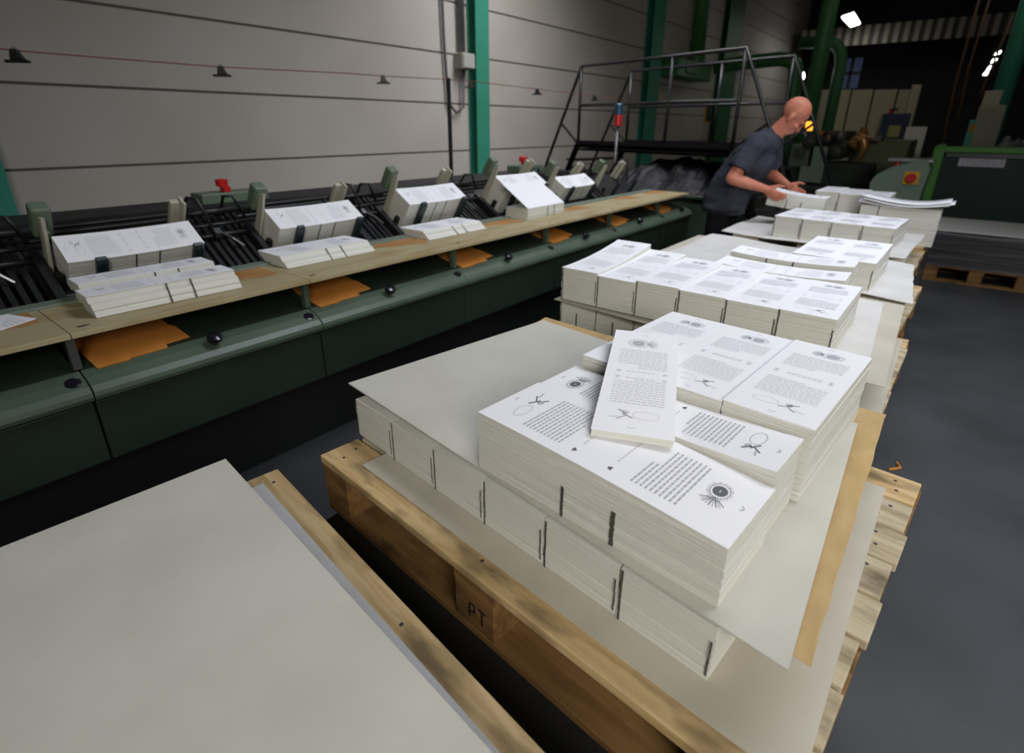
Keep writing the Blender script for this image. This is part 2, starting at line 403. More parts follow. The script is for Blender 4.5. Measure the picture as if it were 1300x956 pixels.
# --- pallet 1: lower board, first layer of six stacks, kraft sheet, big grey board
sheet('grey_board', [(-1.018,.672),(.028,.577),(.04,1.40),(-.96,1.50)], DECK+.001, .004, GREYW, 'lower grey board with a frayed right edge lying straight on the PT pallet slats', 'board', seed=1)
nth = ['leftmost','second from left','third from left','third from right','second from right','rightmost']
c1, s1 = math.cos(-.1055), math.sin(-.1055)
for k in range(6):
    d = k*.1722
    book_stack('stack under the big front grey board, %s of the six showing' % nth[k], -1.147+c1*d, .758+s1*d, DECK+.0055, -.1055, .110+.0003*k, along='y', group='stacks under the front grey board', seed=k, slab=.022, marks=GAP_SHADE(W0), text=None, jit=.0016)
for k in range(2):
    d = k*.51
    book_stack('book stack lying crosswise deep under the big front grey board, %s one' % ('left','right')[k], -1.10+c1*d-.055, 1.285+s1*d, DECK+.0055, -.1055, .111, group='crosswise stacks under the front grey board', seed=10+k, text=None)
sheet('kraft_sheet', [(-1.06,.84),(-.002,.664),(-.002,1.555),(-1.125,1.63)], DECK+.1185, .0012, KRAFT, 'brown kraft paper sheet sticking out from under the big front grey board', 'paper', wav=.003, seed=4)
sheet('grey_board', [(-1.207,.782),(-.0228,.6265),(-.05,1.43),(-1.087,1.561)], DECK+.1335, .0035, GREY, 'big grey board under the nearest printed book stacks, its left half bare', 'board', seed=2)
ZB = DECK+.1372
ra = -.088
book_stack('nearest printed stack, long, with dark thread marks on its front edge', -.652, .713, ZB, ra, .132, bow=-.02, L=.522, W=.187, seed=21, slab=.006, marks=(('front', .224, 0, .52, .006), ('front', .333, 0, .58, .008)), text=2, flip=False, jit=.0011)
book_stack('printed stack right behind the nearest one, half covered by the tilted block', -.640, .908, ZB, ra, .124, bow=.017, L=.522, W=.138, seed=22, slab=.012, text=2, flip=True, marks=(('front', .2, 0, .6, .006),))
ca, sa = math.cos(-.08), math.sin(-.08)
for k in range(3):
    d = k*.1735
    book_stack(('printed stack upright behind the tilted block, leftmost of three side by side', 'printed stack in the middle of three side by side behind the tilted block', 'printed stack at the right of three side by side, top sheet slipped forward')[k], -.612+ca*d, 1.052+sa*d, ZB, -.08, (.156,.156,.160)[k], L=.455, W=.171, along='y', seed=23+k, slab=.012, text=1, group='three upright stacks on the front board')
DB0 = Vector((-.290, .840)); DBV = Vector((-.445+.288, 1.206-.824)); DBV = DBV.normalized()*.515
dE = (Matrix.Rotation(math.atan2(DBV.y, DBV.x), 3, 'Z') @ Matrix.Rotation(-math.atan2(.05, .43), 3, 'Y')).to_euler()
book_stack('thin printed book block lying askew on top of the other stacks', DB0.x, DB0.y, ZB+.1295, 0, .016, L=.42, W=.150, seed=29, slab=.008, text=1, name='book_block', tilt=dE)
# --- pallet 2
sheet('grey_board', [(-1.15,1.78),(-.012,1.735),(-.02,2.60),(-1.16,2.62)], DECK+.001, .004, GREYW, 'lower grey board just visible at the right edge beneath the six-stack row', 'board', seed=3)
for k in (0, 1, 2, 3, 4):
    book_stack('stack in the lower layer below the six-stack row, %s' % ('leftmost, at the corner','second from left','third from left','fourth from left','fifth from left')[k], -1.215+.1722*k, 1.87, DECK+.0055, -.012, .111, along='y', seed=40+k, group='lower layer of the second pallet', marks=(('end', .085, .1, .6, .006),('end', .006, 0, 1, .003)), text=None)
sheet('grey_board', [(-1.235,1.85),(-.023,1.747),(-.05,2.80),(-1.24,2.84)], DECK+.1185, .003, GREYW, 'pale cream board under the six-stack row, sticking out furthest right', 'board', seed=5)
sheet('grey_board', [(-1.0,1.93),(-.081,1.912),(-.12,2.67),(-1.0,2.70)], DECK+.123, .003, GREYL, 'light grey sheet of board at the right end of the six-stack row', 'board', seed=6)
nth6 = ['leftmost with its back curling up','second from left','third from left','third from right','second from right','rightmost']
for k in range(6):
    book_stack('printed stack in the row of six, %s' % nth6[k], -1.208+.1702*k, 1.862-.003*k, DECK+.1265, -.012, (.136,.128,.138,.134,.132,.134)[k], L=.47, along='y', seed=50+k, slab=.012, bow=(.045,.03,.008,.004,0,0)[k], text=1, marks=GAP_SHADE(W0), group='row of six printed stacks')
for k in range(2):
    book_stack(('thin long stack lying crosswise directly behind the six-stack row','thin long stack lying crosswise in front of the pair of tall stacks')[k], -.745+.03*k*0, 2.375+.2*k, DECK+.1265, .01, .122+.016*k, L=.5, W=.165, seed=60+k, slab=.015, bow2=.012, text=1, marks=(('front', .16, .2, 1, .006), ('front', .27, .2, 1, .006)), group='crosswise stacks behind the row of six')
# --- pallet 3
for k in range(3):
    book_stack('stack hidden in the shade under the board with the pair of tall stacks, %s' % ('left','middle','right')[k], -1.1+.40*k, 2.86, DECK+.001, -.03, .115, along='y', seed=70+k, text=None, group='lower layer of the third pallet')
sheet('grey_board', [(-1.225,2.86),(-.022,2.70),(-.073,3.54),(-1.215,3.72)], DECK+.119, .004, GREYL, 'wavy pale board with a torn right edge carrying the pair of tall stacks', 'board', wav=.012, seed=7)
sheet('grey_board', [(-1.30,2.90),(-.9,2.87),(-.9,3.70),(-1.305,3.72)], DECK+.1165, .002, GREYW, 'narrow strip of board along the left edge of the third pallet, by the machine', 'board', seed=8)
for k in range(2):
    book_stack(('left one of the pair of tall printed stacks on the wavy board','right one of the pair of tall printed stacks on the wavy board')[k], -.535+.172*k, 2.835-.004*k, DECK+.1245, -.03, .128, L=.5, along='y', seed=80+k, slab=.012, text=1, marks=GAP_SHADE(W0), group='pair of stacks on the wavy board', bow=.01)
# --- pallet 4
for k in range(3):
    book_stack('stack in the shade under the board with the four-stack row, %s' % ('left','middle','right')[k], -1.15+.42*k, 3.97, DECK+.001, -.02, .115, along='y', seed=90+k, text=None, group='lower layer of the fourth pallet')
sheet('grey_board', [(-1.229,3.954),(-.125,3.76),(-.082,4.72),(-1.22,4.83)], DECK+.1175, .004, GREYL, 'board with a ragged right edge carrying the four-stack row next to the man', 'board', wav=.01, seed=9)
for k in range(4):
    book_stack('printed stack in the row of four beside the man, %s' % ('leftmost','second from left','third from left','rightmost')[k], -.9+.1715*k, 3.965-.012*k, DECK+.123, -.06, .138-.002*k, L=.5, along='y', seed=100+k, slab=.015, text=1, marks=GAP_SHADE(W0), group='row of four stacks beside the man')
# --- pallet 5
for k in range(3):
    book_stack('printed stack on the farthest pallet, %s of the three at the back' % ('left','middle','right')[k], -.90+.173*k, 5.2, DECK+.001, -.02, .32-.008*k, L=.48, along='y', seed=110+k, slab=.02, text=1, marks=GAP_SHADE(W0), group='stacks on the farthest pallet')
t5 = book_stack('tall plain stack at the right of the farthest pallet under loose curled sheets', -.53, 4.975, DECK+.001, -.015, .262, L=.5, W=.18, seed=115, slab=.02, text=None, marks=(('front', .12, .2, 1, .006),), jit=.002)
def curled(label, x, y, z, L, W, lift, rot, seed):
    mb = MB(); n = 16; zz = lambda u: lift*(2*u-1)**2 + .006*math.sin(5*u+seed)
    vs = [(u/n*L, v*W, zz(u/n)+.01*v+.0014*t_) for t_ in (0,1) for v in (0,1) for u in range(n+1)]; m = n+1; fs = []
    for i in range(n): fs += [(i,i+m,i+m+1,i+1),(2*m+i,2*m+i+1,3*m+i+1,3*m+i),(i,i+1,2*m+i+1,2*m+i),(m+i+1,m+i,3*m+i,3*m+i+1)]
    fs += [(0,2*m,3*m,m),(n,m+n,3*m+n,2*m+n)]; mb.add(vs, fs)
    o = mb.build('loose_sheet', [PAPER, INK], loc=(x, y, z), rz=rot, smooth=True)
    return tag(o, label, 'paper', 'curled sheets on the tall stack')
zt = DECK+.265
curled('topmost loose curled sheet on the tall plain stack at the far right', -.54, 4.97, zt+.028, .55, .19, .034, .0, 1)
curled('middle loose curled sheet on the tall plain stack at the far right', -.53, 4.96, zt+.014, .56, .19, .03, -.02, 2)
curled('lowest loose curled sheet on the tall plain stack at the far right', -.55, 4.965, zt+.003, .555, .19, .022, .015, 3)
# --- pallet 0, nearest left
for k in range(3):
    book_stack('stack hidden under the single grey board at the near left corner, %s' % ('left','middle','right')[k], -1.02+.4*k, -.16-.05*k, DECK+.006, -.1, .098, along='y', L=.48, seed=120+k, text=None, group='stacks under the near left board')
sheet('grey_board', [(-1.22,-.44),(-.10,-.56),(0.0,.285),(-1.145,.405)], DECK+.1065, .0035, GREY, 'bare grey board filling the near left corner of the view', 'board', seed=11)
sheet('grey_board', [(-1.25,-.40),(-.12,-.5),(-.05,.335),(-1.143,.474)], DECK+.001, .0035, GREYL, 'pale lower board peeking out on the near left pallet beside its plank', 'board', seed=12)
# ------------------------------------------------------------------ the gathering line along the wall
gm = empty('gathering_machine', (-2.09, 2.4, 0), 'long green gathering machine with plywood table, black hoppers and orange flaps along the wall', 'machine')
G0 = Vector((2.09, -2.4, 0))
def gpart(mb, name, m, parent=None, **k):
    T = Matrix.Translation(G0)
    if parent is None: mb.v = [T @ v for v in mb.v]; return mb.build(name, m, gm, **k)
    mb.v = [T @ v for v in mb.v]; return mb.build(name, m, parent, **k)
YS = [-1.45, -.52, .377, 1.225, 2.16, 3.08, 3.98, 4.9, 5.52]
gpart(MB().box(-3.7, -2.28, -1.45, 5.5, 0.0, .40), 'base', mat('machine_base', rgb(14,17,15), .7))
gpart(MB().extr_y([(-3.7,.40),(-2.22,.40),(-2.22,.72),(-2.62,.84),(-3.7,.84)], -1.45, 5.5), 'body', MSLOPE)
for a, b in zip(YS, YS[1:]):
    # front cover with rounded nose, one length per hopper
    prof = [(-2.13,.741),(-2.085,.727),(-2.05,.708),(-2.034,.69),(-2.03,.675),(-2.036,.66),(-2.055,.652),(-2.12,.652)]
    gpart(MB().extr_y(prof, a+.002, b-.002), 'cover', MGRN, bevel=.002)
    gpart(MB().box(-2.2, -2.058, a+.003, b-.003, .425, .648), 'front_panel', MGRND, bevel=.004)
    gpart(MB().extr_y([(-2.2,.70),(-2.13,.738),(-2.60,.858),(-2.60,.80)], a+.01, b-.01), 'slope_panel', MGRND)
    gpart(MB().box(-2.47, -2.09, a+.0012, b-.0012, .862, .88), 'table_board', PLY, bevel=.002)
    tb = MB(); q0, q1 = b-.30, b-.03
    tb.prism([(-2.468,q0),(-2.40,q0-.05),(-2.33,q0+.08),(-2.29,q1-.04),(-2.31,q1),(-2.468,q1)], .8801, .8806)
    gpart(tb, 'worn_patch', PLYW)
    sl = MB()
    sl.lathe([(.013,.8802),(.013,.8812)], 14, T=Matrix.Translation((-2.15, a+.05, 0)) @ Matrix.Diagonal((.5,1.4,1,1)))
    gpart(sl, 'slot_hole', BLK)
    # knob and cover plug
    for nm, yy, pf in (('knob', a+.41, [(.010,0),(.012,.014),(.024,.018),(.028,.027),(.025,.038),(.012,.043)]), ('plug', b-.035 if b < 5 else b-.2, [(.022,0),(.022,.003),(.018,.004)])):
        k = MB(); T = Matrix.Translation((-2.078, yy, .7235)) @ Matrix.Rotation(math.radians(26), 4, 'Y')
        k.lathe(pf, 16, T=T); gpart(k, nm, KNOB, smooth=False)
    # orange board flap lying on the slope below the table
    f0 = a+.045
    n_ = Vector((.255, 0, 1)).normalized()
    def fp(u, y, e): x = -2.45 + u*(.34); return Vector((x, y, .8195 + (-2.45-x)*.2553 + .004)) + n_*e
    out = [(0,0),(0,.27),(.55,.285),(.62,.30),(.88,.31),(.90,.225),(.97,.222),(.975,.10),(1.0,.098),(1.0,.0),(.55,-.012)]
    fl = MB(); vs = [fp(u, f0+y, 0) for u, y in out] + [fp(u, f0+y, .005) for u, y in out]; n = len(out)
    fl.add(vs, [tuple(range(n))[::-1], tuple(range(n, 2*n))] + [(i, (i+1)%n, n+(i+1)%n, n+i) for i in range(n)])
    gpart(fl, 'flap', ORANGE)
    sp = MB().box(-2.16, -2.13, a-.012, a+.012, .745, .862); gpart(sp, 'table_bracket', STEEL if a < 1 else MGRN)
gpart(MB().box(-2.55, -2.475, -1.45, 5.5, .84, .888), 'rear_rail', mat('rail_grey_green', rgb(112,124,112), .45), bevel=.004)
gpart(MB().extr_y([(-3.0,.86),(-3.05,1.0),(-3.22,1.03),(-3.32,1.07),(-3.56,1.085),(-3.62,1.06),(-3.66,.84),(-3.2,.84)], -1.4, 5.1), 'conveyor_cover', BLKG, bevel=.01)
for k in range(3):
    gpart(MB().tube([(-3.06-.05*k, -1.4, 1.03+.018*k), (-3.06-.05*k, 5.1, 1.03+.018*k)], .012, 8), 'conveyor_rod', BLK, smooth=True)
TH_ = math.radians(33); cT, sT = math.cos(TH_), math.sin(TH_)
def frame(y0, x0=-2.70, z0=.878): 
    return Matrix(((0,-cT,sT,x0),(1,0,0,y0),(0,sT,cT,z0),(0,0,0,1)))
hopper_eul = frame(0).to_euler()
HOP = [(-.36,0,None),(.533,.14,'first'),(1.41,.155,'second'),(2.25,.20,'third'),(3.19,.225,'fourth'),(4.03,.15,'fifth'),(4.9,0,None)]
ordn = ['nearest','second nearest','middle','second farthest','farthest']
for hi, (y0, H, nm) in enumerate(HOP):
    T = frame(y0); hh = H if H else .12
    bed = MB()
    bed.box(-.06, .60, -.12, .30, -.05, -.012, 0, T)
    for q in range(9 if hi < 6 else 0): bed.box(.53+.038*q-.02, .53+.038*q, -.13, .36, -.012, .008+.004*(q%2), 0, T)
    b0 = gpart(bed, 'feeder_station', BLKG)
    for u in (.085, .455):
        f = MB(); pr = [(-.03,-.06),(-.03,hh-.0),(-.022,hh+.018),(-.006,hh+.022),(-.0045,hh+.012),(-.0045,-.06)]
        f.add([Vector((u+du, p[0], p[1])) for du in (0,.04) for p in pr], [tuple(range(6))[::-1], tuple(range(6,12))] + [(i,(i+1)%6,6+(i+1)%6,6+i) for i in range(6)], 0, T)
        if hi == 3: f.box(u+.034, u+.037, -.028, -.006, .02, hh, 1, T)
        f.box(u-.012, u+.05, -.07, -.004, -.06, -.015, 0, T)
        gpart(f, 'stop_finger', [TEALD, TEAL], b0, bevel=.004)
    s_ = MB(); s_.box(-.035, -.012, .02, .05, -.02, hh*.45, 0, T); gpart(s_, 'side_stop', BLK, b0, bevel=.003)
    g = MB(); g.add([Vector((-.03+a_, v_, w_)) for a_ in (0,.014) for v_, w_ in ((.105,-.02),(.165,-.02),(.172,hh+.095),(.142,hh+.115),(.125,hh+.02))], [(4,3,2,1,0),(5,6,7,8,9)]+[(i,(i+1)%5,5+(i+1)%5,5+i) for i in range(5)], 0, T)
    gpart(g, 'side_guide', CREAM, b0, bevel=.003)
    g2 = MB(); g2.box(-.045, .02, .185, .245, hh-.02, hh+.115, 0, T); g2.box(-.03, .005, .165, .2, hh-.02, hh+.02, 0, T); gpart(g2, 'guide_block', OLIVE, b0, bevel=.01)
    g3 = MB(); g3.box(.47, .51, .235, .262, -.02, hh+.05, 0, T); g3.box(.51, .522, .2, .262, -.02, hh+.065, 0, T); gpart(g3, 'rear_bracket', CREAM, b0, bevel=.003)
    P = lambda u, v, w_: T @ Vector((u, v, w_))
    for pts_ in ([P(.56,.33,.06), P(.57,.30,.16), P(.585,.25,.19), P(.62,.2,.12), P(.64,.14,.02)], [P(-.12,.33,.02), P(-.13,.31,.14), P(-.105,.27,.17), P(-.06,.22,.08)]):
        gpart(MB().tube(pts_, .008, 8), 'hose', BLK, b0, smooth=True)
    if hi == 6: continue
    ro = MB(); ro.tube([P(.52,.16,.03), P(.88,.16,.03)], .012, 8); ro.tube([P(.52,.22,.045), P(.88,.22,.045)], .01, 8); ro.tube([P(.5,.30,.06), P(.9,.30,.06)], .016, 8)
    gpart(ro, 'feed_rod', BLK, b0, smooth=True)
    cl = MB(); cl.tube([P(.66,.17,.05), P(.70,.1,.055), P(.74,.06,.03)], .006, 6); cl.box(.64,.67,.14,.18,.03,.06,0,T); gpart(cl, 'clip', STEEL, b0)
    br = MB(); br.box(-.07, -.035, -.1, .2, -.03, .05, 0, T); br.box(.52, .545, -.1, .2, -.03, .05, 0, T)
    br.tube([P(-.06,-.05,.02), P(.54,-.05,.0)], .01, 8); gpart(br, 'cross_bar', BLK, b0, bevel=.003)
    if H:
        book_stack('leaning book stack held in the %s hopper of the green machine' % nm, *(T @ Vector((0,0,0))), 0, H, L=.51, W=.155, seed=130+hi, slab=.011, text=1, tilt=hopper_eul, marks=(('front',.235,.02,1,.006),('front',.325,.02,1,.006)), group='stacks leaning in the hoppers', jit=.001, bow2=.006)
# red items and the grey-green switch box on the back of the line
for (px, py, sc_) in ((282, 236, 1.0), (664, 205, 1.2)):
    p = on_x(px, py, -3.45); r_ = MB(); T = Matrix.Translation(p) @ Matrix.Scale(sc_, 4)
    r_.lathe([(.016,-.03),(.016,-.005),(.034,.0),(.036,.035),(.026,.04)], 14, T=T); r_.box(.02,.06,-.02,.02,-.03,0.0,0,T)
    gpart(r_, 'emergency_knob', RED)
    gpart(MB().box(p.x-.08, p.x+.08, p.y-.16, p.y+.24, p.z-.1, p.z-.032), 'switch_box', OLIVE, bevel=.008)
# rod on the back of the machine with the red string and its clips
rod = MB(); b_ = on_x(573, 222, -3.6); rod.tube([(-3.6, b_.y, 1.0), (-3.6, b_.y+.005, on_x(570, 99, -3.6).z)], .018, 8)
gpart(rod, 'string_post', BLK)
SX = -3.6
SP = [on_x(x, y, SX) for x, y in ((-60,57),(0,62),(18,64),(140,74),(280,85),(440,93),(486,96.5),(570,101),(597,103),(682,113),(755,121.5),(840,134))]
st = MB().tube(SP, .0035, 6).build('string', mat('string_red', rgb(120,66,56), .8), smooth=True)
tag(st, 'thin red string stretched along the wall above the green machine', 'string')
st.data.update()
for px, py, nm in ((18,63,'nearest, at the left edge'),(280,84.5,'second from the left'),(486,96.5,'left of the thin black post'),(597,103,'right before the green column'),(682,113,'right after the green column'),(755,121.5,'farthest, by the stair railing')):
    p = on_x(px, py, SX); k = MB()
    e = empty('bulldog_clip', (p.x, p.y, p.z), 'black clip hanging on the red string, %s' % nm, 'clip', 'clips on the red string', .9); e.scale = (.68,.68,.68)
    k.extr_y([(-.022,.004),(.018,.004),(.03,-.03),(.05,-.062),(-.035,-.062),(-.03,-.03)], -.02, .02)
    k.build('clip_body', BLK, e, bevel=.003)
    MB().box(-.075, .075, -.012, .012, -.082, -.062).build('jaw', BLK, e, bevel=.004)
    MB().tube([(.0,0,.0),(-.012,.0,.016),(.012,0,.016),(.0,0,.0)], .003, 6).build('grip', BLK, e)
# little stacks waiting on the plywood table
def tstack(label, y, x, H, L=.5, W=.16, seed=0, rot=0, sh=(0,0), fl=False, nsl=3):
    # long along the line (y): local x -> +y, local y -> -x
    return book_stack(label, x, y, .8815, PI/2+rot, H, L=L, W=W, seed=seed, slab=H/nsl, text=1, shear=sh, group='stacks waiting on the plywood table', marks=(('front',.24,0,1,.006),('front',.325,0,1,.006)), flip=fl, jit=.003)
tstack('stack of three book blocks at the front edge of the plywood table, nearest', .478, -2.20, .07, seed=201, rot=-.025, W=.125, sh=(-.005,.03))
tstack('low stack behind the nearest one on the plywood table, pushed under the hopper', .50, -2.364, .082, seed=202, rot=-.02, L=.47, W=.13, sh=(-.005,.02), nsl=4)
tstack('slipped flat stack on the table in front of the second hopper', 1.265, -2.335, .05, seed=203, sh=(0,.05), W=.2, nsl=2)
tstack('slipped flat stack on the table in front of the third hopper', 2.15, -2.32, .045, seed=204, sh=(0,.06), W=.2, nsl=3)
t4 = tstack('stack on the table in front of the fourth hopper, top sheet sloping up behind', 3.10, -2.32, .075, seed=205, W=.2, L=.46, nsl=4)
rs = MB(); rs.add([(0,-.002,.078),(.46,-.002,.078),(.40,.2,.235),(-.04,.2,.235),(0,-.002,.080),(.46,-.002,.080),(.40,.2,.237),(-.04,.2,.237)], [(3,2,1,0),(4,5,6,7),(0,1,5,4),(1,2,6,5),(2,3,7,6),(3,0,4,7)])
rs.build('raised_sheet', PAPER, t4)
lp = [on_z(px, py, .882) for px, py in ((-40,422),(0,420),(46,405),(10,400),(-40,404))]
mb = MB().prism([(p.x-lp[2].x, p.y-lp[2].y) for p in lp], 0, .003)
for k in range(4): mb.quad(*[(lerp.x-lp[2].x, lerp.y-lp[2].y, .0036) for lerp in (lp[3].lerp(lp[1], .2+.15*k), lp[2].lerp(lp[1], .3+.15*k), lp[2].lerp(lp[1], .33+.15*k), lp[3].lerp(lp[1], .23+.15*k))], 1)
tag(mb.build('printed_leaflet', [PAPER, INKL], loc=(lp[2].x, lp[2].y, .882)), 'loose printed leaf lying on the plywood table at the left edge', 'paper')
# ------------------------------------------------------------------ end cabinet and black film
ec = empty('end_cabinet', (-2.55, 6.42, 0), 'green steel cabinet at the end of the gathering line, behind the man', 'cabinet')
MB().box(-.75, .62, -.7, 1.0, 0, .80).build('cabinet_body', MGRN, ec, bevel=.012)
MB().box(-.78, .66, -.73, 1.03, .80, .83).build('cabinet_top', MGRN, ec, bevel=.006)
MB().box(.621, .63, -.6, .1, .1, .72).build('cabinet_door', MGRN, ec, bevel=.004)
MB().box(.63, .65, -.05, -.02, .4, .52).build('handle', BLK, ec, bevel=.004)
def lumpy(name, x0, x1, y0, y1, z, h, m, label, cat, seed):
    rnd = random.Random(seed); n = 22; mb = MB(); from mathutils import noise
    vs = []
    for j in range(n+1):
        for i in range(n+1):
            u, v = i/n, j/n; e = min(1, 5*min(u, 1-u, v, 1-v))
            hh = h*e*(.45 + .75*abs(noise.noise((u*3.1+seed, v*3.3, .5))) + .35*abs(noise.noise((u*9, v*8+seed, 1.5))))
            vs.append((x0+(x1-x0)*u-(x0+x1)/2, y0+(y1-y0)*v-(y0+y1)/2, hh))
    fs = [(j*(n+1)+i, j*(n+1)+i+1, (j+1)*(n+1)+i+1, (j+1)*(n+1)+i) for j in range(n) for i in range(n)]
    rim = list(range(n+1)) + [j*(n+1)+n for j in range(1,n+1)] + [n*(n+1)+i for i in range(n-1,-1,-1)] + [j*(n+1) for j in range(n-1,0,-1)]
    fs.append(tuple(rim[::-1])); mb.add(vs, fs)
    return tag(mb.build(name, m, loc=((x0+x1)/2, (y0+y1)/2, z), smooth=False), label, cat)
lumpy('plastic_film', -3.25, -1.98, 5.75, 7.4, .832, .36, PLASTIC, 'crumpled black plastic film heaped on the green end cabinet', 'plastic film', 3)
# ------------------------------------------------------------------ crossover stairs with black railing
Ax = Vector((-4.0, 6.42, 0)); U = (Vector((-1.86, 5.92, 0)) - Ax); LEN = U.length; U.normalize(); V = Vector((-U.y, U.x, 0))
cs = empty('crossover_stairs', Ax, 'black steel crossover stairs with double tube railing behind the machine', 'stairs')
def cp(u, v, z): return U*u + V*v + Vector((0,0,z))
PZ = 1.29; RZ = 2.2; SLP = 1.95
for nm, v in (('near', 0), ('far', .95)):
    MB().tube([cp(0,v,PZ), cp(LEN,v,PZ)], .045, 4).build('platform_beam', mat('grating_black', rgb(12,12,13), .95, spec=.05), cs)
    rl = MB(); rl.tube([cp(-1.15,v,RZ-1.15*SLP), cp(0,v,RZ), cp(LEN,v,RZ), cp(LEN+.72,v,RZ-.72*SLP)], .021, 8); rl.build('handrail', RAILM, cs, smooth=True)
    MB().tube([cp(0,v,PZ+.46), cp(LEN,v,PZ+.46)], .018, 8).build('middle_rail', RAILM, cs, smooth=True)
    for u in (0, LEN*.62, LEN): MB().tube([cp(u,v,PZ), cp(u,v,RZ)], .02, 8).build('post', RAILM, cs, smooth=True)
    for s_, u0 in ((-1, 0), (1, LEN)):
        MB().tube([cp(u0+s_*.0,v,PZ), cp(u0+s_*PZ/SLP,v,.02)], .05, 4).build('stringer', mat('grating_black', rgb(12,12,13), .95, spec=.05), cs)
        MB().tube([cp(u0,v,PZ), cp(u0+s_*.33,v,RZ-.33*SLP-.02)], .015, 6).build('brace', RAILM, cs)
MB().add([cp(0,0,PZ-.08), cp(LEN,0,PZ-.08), cp(LEN,.95,PZ-.08), cp(0,.95,PZ-.08), cp(0,0,PZ-.055), cp(LEN,0,PZ-.055), cp(LEN,.95,PZ-.055), cp(0,.95,PZ-.055)], [(3,2,1,0),(4,5,6,7),(0,1,5,4),(1,2,6,5),(2,3,7,6),(3,0,4,7)]).build('platform', mat('grating_black', rgb(12,12,13), .95, spec=.05), cs)
for s_, u0 in ((-1, 0), (1, LEN)):
    for k in range(1, 6):
        z = PZ - k*.215; u = u0 + s_*(k*.215)/SLP
        MB().add([cp(u-.1,0,z), cp(u+.1,0,z), cp(u+.1,.95,z), cp(u-.1,.95,z), cp(u-.1,0,z+.025), cp(u+.1,0,z+.025), cp(u+.1,.95,z+.025), cp(u-.1,.95,z+.025)], [(3,2,1,0),(4,5,6,7),(0,1,5,4),(1,2,6,5),(2,3,7,6),(3,0,4,7)]).build('tread', BLK, cs)
# signal tower on its pole
p = on_x(784, 160, -3.05)
tw = empty('signal_tower', (p.x, p.y, .84), 'signal tower with blue and red segments on a thin grey pole', 'signal light')
zr = p.z - .84
MB().tube([(0,0,0),(0,0,zr)], .016, 10).build('pole', STEEL, tw, smooth=True)
MB().lathe([(.04,zr),(.045,zr+.005),(.045,zr+.11),(.04,zr+.115)], 16).build('red_segment', RED, tw)
MB().lathe([(.045,zr+.116),(.045,zr+.215),(.035,zr+.225)], 16).build('blue_segment', BLUE, tw)
MB().lathe([(.05,0),(.05,.02),(.02,.03)], 12).build('foot', BLK, tw)
tag_ = None
# ------------------------------------------------------------------ wall fittings, columns, ducts
def column(px0, px1, py, label, mats, depth=.28, x=XW):
    a = on_x(px0, py, x+.16); b = on_x(px1, py, x+.16); w_ = b.y-a.y
    e = empty('steel_column', (x+.08, (a.y+b.y)/2, 0), label, 'column', 'green columns along the wall')
    MB().box(.06, .08, -w_/2, w_/2, 0, 7).build('flange', mats, e, bevel=.004)
    MB().box(-.078, .06, -.012, .012, 0, 7).build('web', mats, e)
    MB().box(-.079, -.06, -w_/2, w_/2, 0, 7).build('flange', mats, e, bevel=.004)
    return e
column(606, 622, 150, 'teal green steel column on the wall behind the third hopper', PGRN)
column(824, 838, 100, 'green steel column behind the crossover stairs', PGRN)
column(916, 934, 100, 'shaded dark green column in the corner behind the man', PGRND)
column(-26, 14, 240, 'green steel column at the left edge of the view', PGRN)
a = on_x(585, 66, -5.35); b = on_x(603, 89, -5.35)
jb = empty('junction_box', (-5.497, (a.y+b.y)/2, (a.z+b.z)/2), 'grey junction box with conduits left of the teal column', 'junction box')
w_, h_ = .24, a.z-b.z
MB().box(-.002, .16, -w_/2, w_/2, -h_/2, h_/2).build('case', BOXG, jb, bevel=.012)
MB().box(.16, .175, -w_/2+.015, w_/2-.015, -h_/2+.015, h_/2-.015).build('lid', mat('box_lid', rgb(172,176,166), .5), jb, bevel=.006)
MB().tube([(.07,-.02,h_/2),(.07,-.02,3.0)], .04, 10).build('conduit', mat('conduit_grey', rgb(110,112,118), .5), jb, smooth=True)
MB().tube([(.04,-.35,3.0),(.04,-.32,.2),(.04,-.28,-.5),(.05,-.15,-.62),(.06,-.02,-.55),(.06,0,-h_/2)], .018, 8).build('cable', mat('cable_dark', rgb(84,84,88), .5), jb, smooth=True)
# box with a thick pipe on the wall
def W(px, py, x): return on_x(px, py, x)
a = W(863, 72, -5.1); b = W(902, 104, -5.1)
fb = empty('fan_box', (-5.3, (a.y+b.y)/2, (a.z+b.z)/2), 'green fan housing with a thick pipe going up, on the wall above the railing', 'fan')
hw, hh = abs(b.y-a.y)/2, (a.z-b.z)/2
MB().box(-.19, .2, -hw, hw, -hh, hh).build('housing', DUCT, fb, bevel=.03)
MB().tube([(0, hw*.45, hh), (0, hw*.45, hh+3.2)], .16, 14).build('pipe', DUCT, fb, smooth=True)
MB().lathe([(.2,hh),(.2,hh+.12),(.16,hh+.2)], 14, T=Matrix.Translation((0,hw*.45,0))).build('collar', DUCT, fb)
MB().box(.2, .23, -hw*.6, hw*.3, -hh*.5, hh*.4).build('cover_plate', DUCT, fb, bevel=.01)
pts = [on_y(px, py, 14.2) for px, py in ((908,86),(940,80),(990,75),(1004,77),(1010,84),(1010,96),(1004,140),(998,190))]
o0 = pts[-1].copy(); o0.z = 0; pts.append(Vector((o0.x, 14.2, .0)))
dk = MB().tube([q-o0 for q in pts], .15, 14).build('extraction_duct', DUCT, loc=o0, smooth=True)
tag(dk, 'green extraction duct with an elbow bending down behind the man', 'duct')
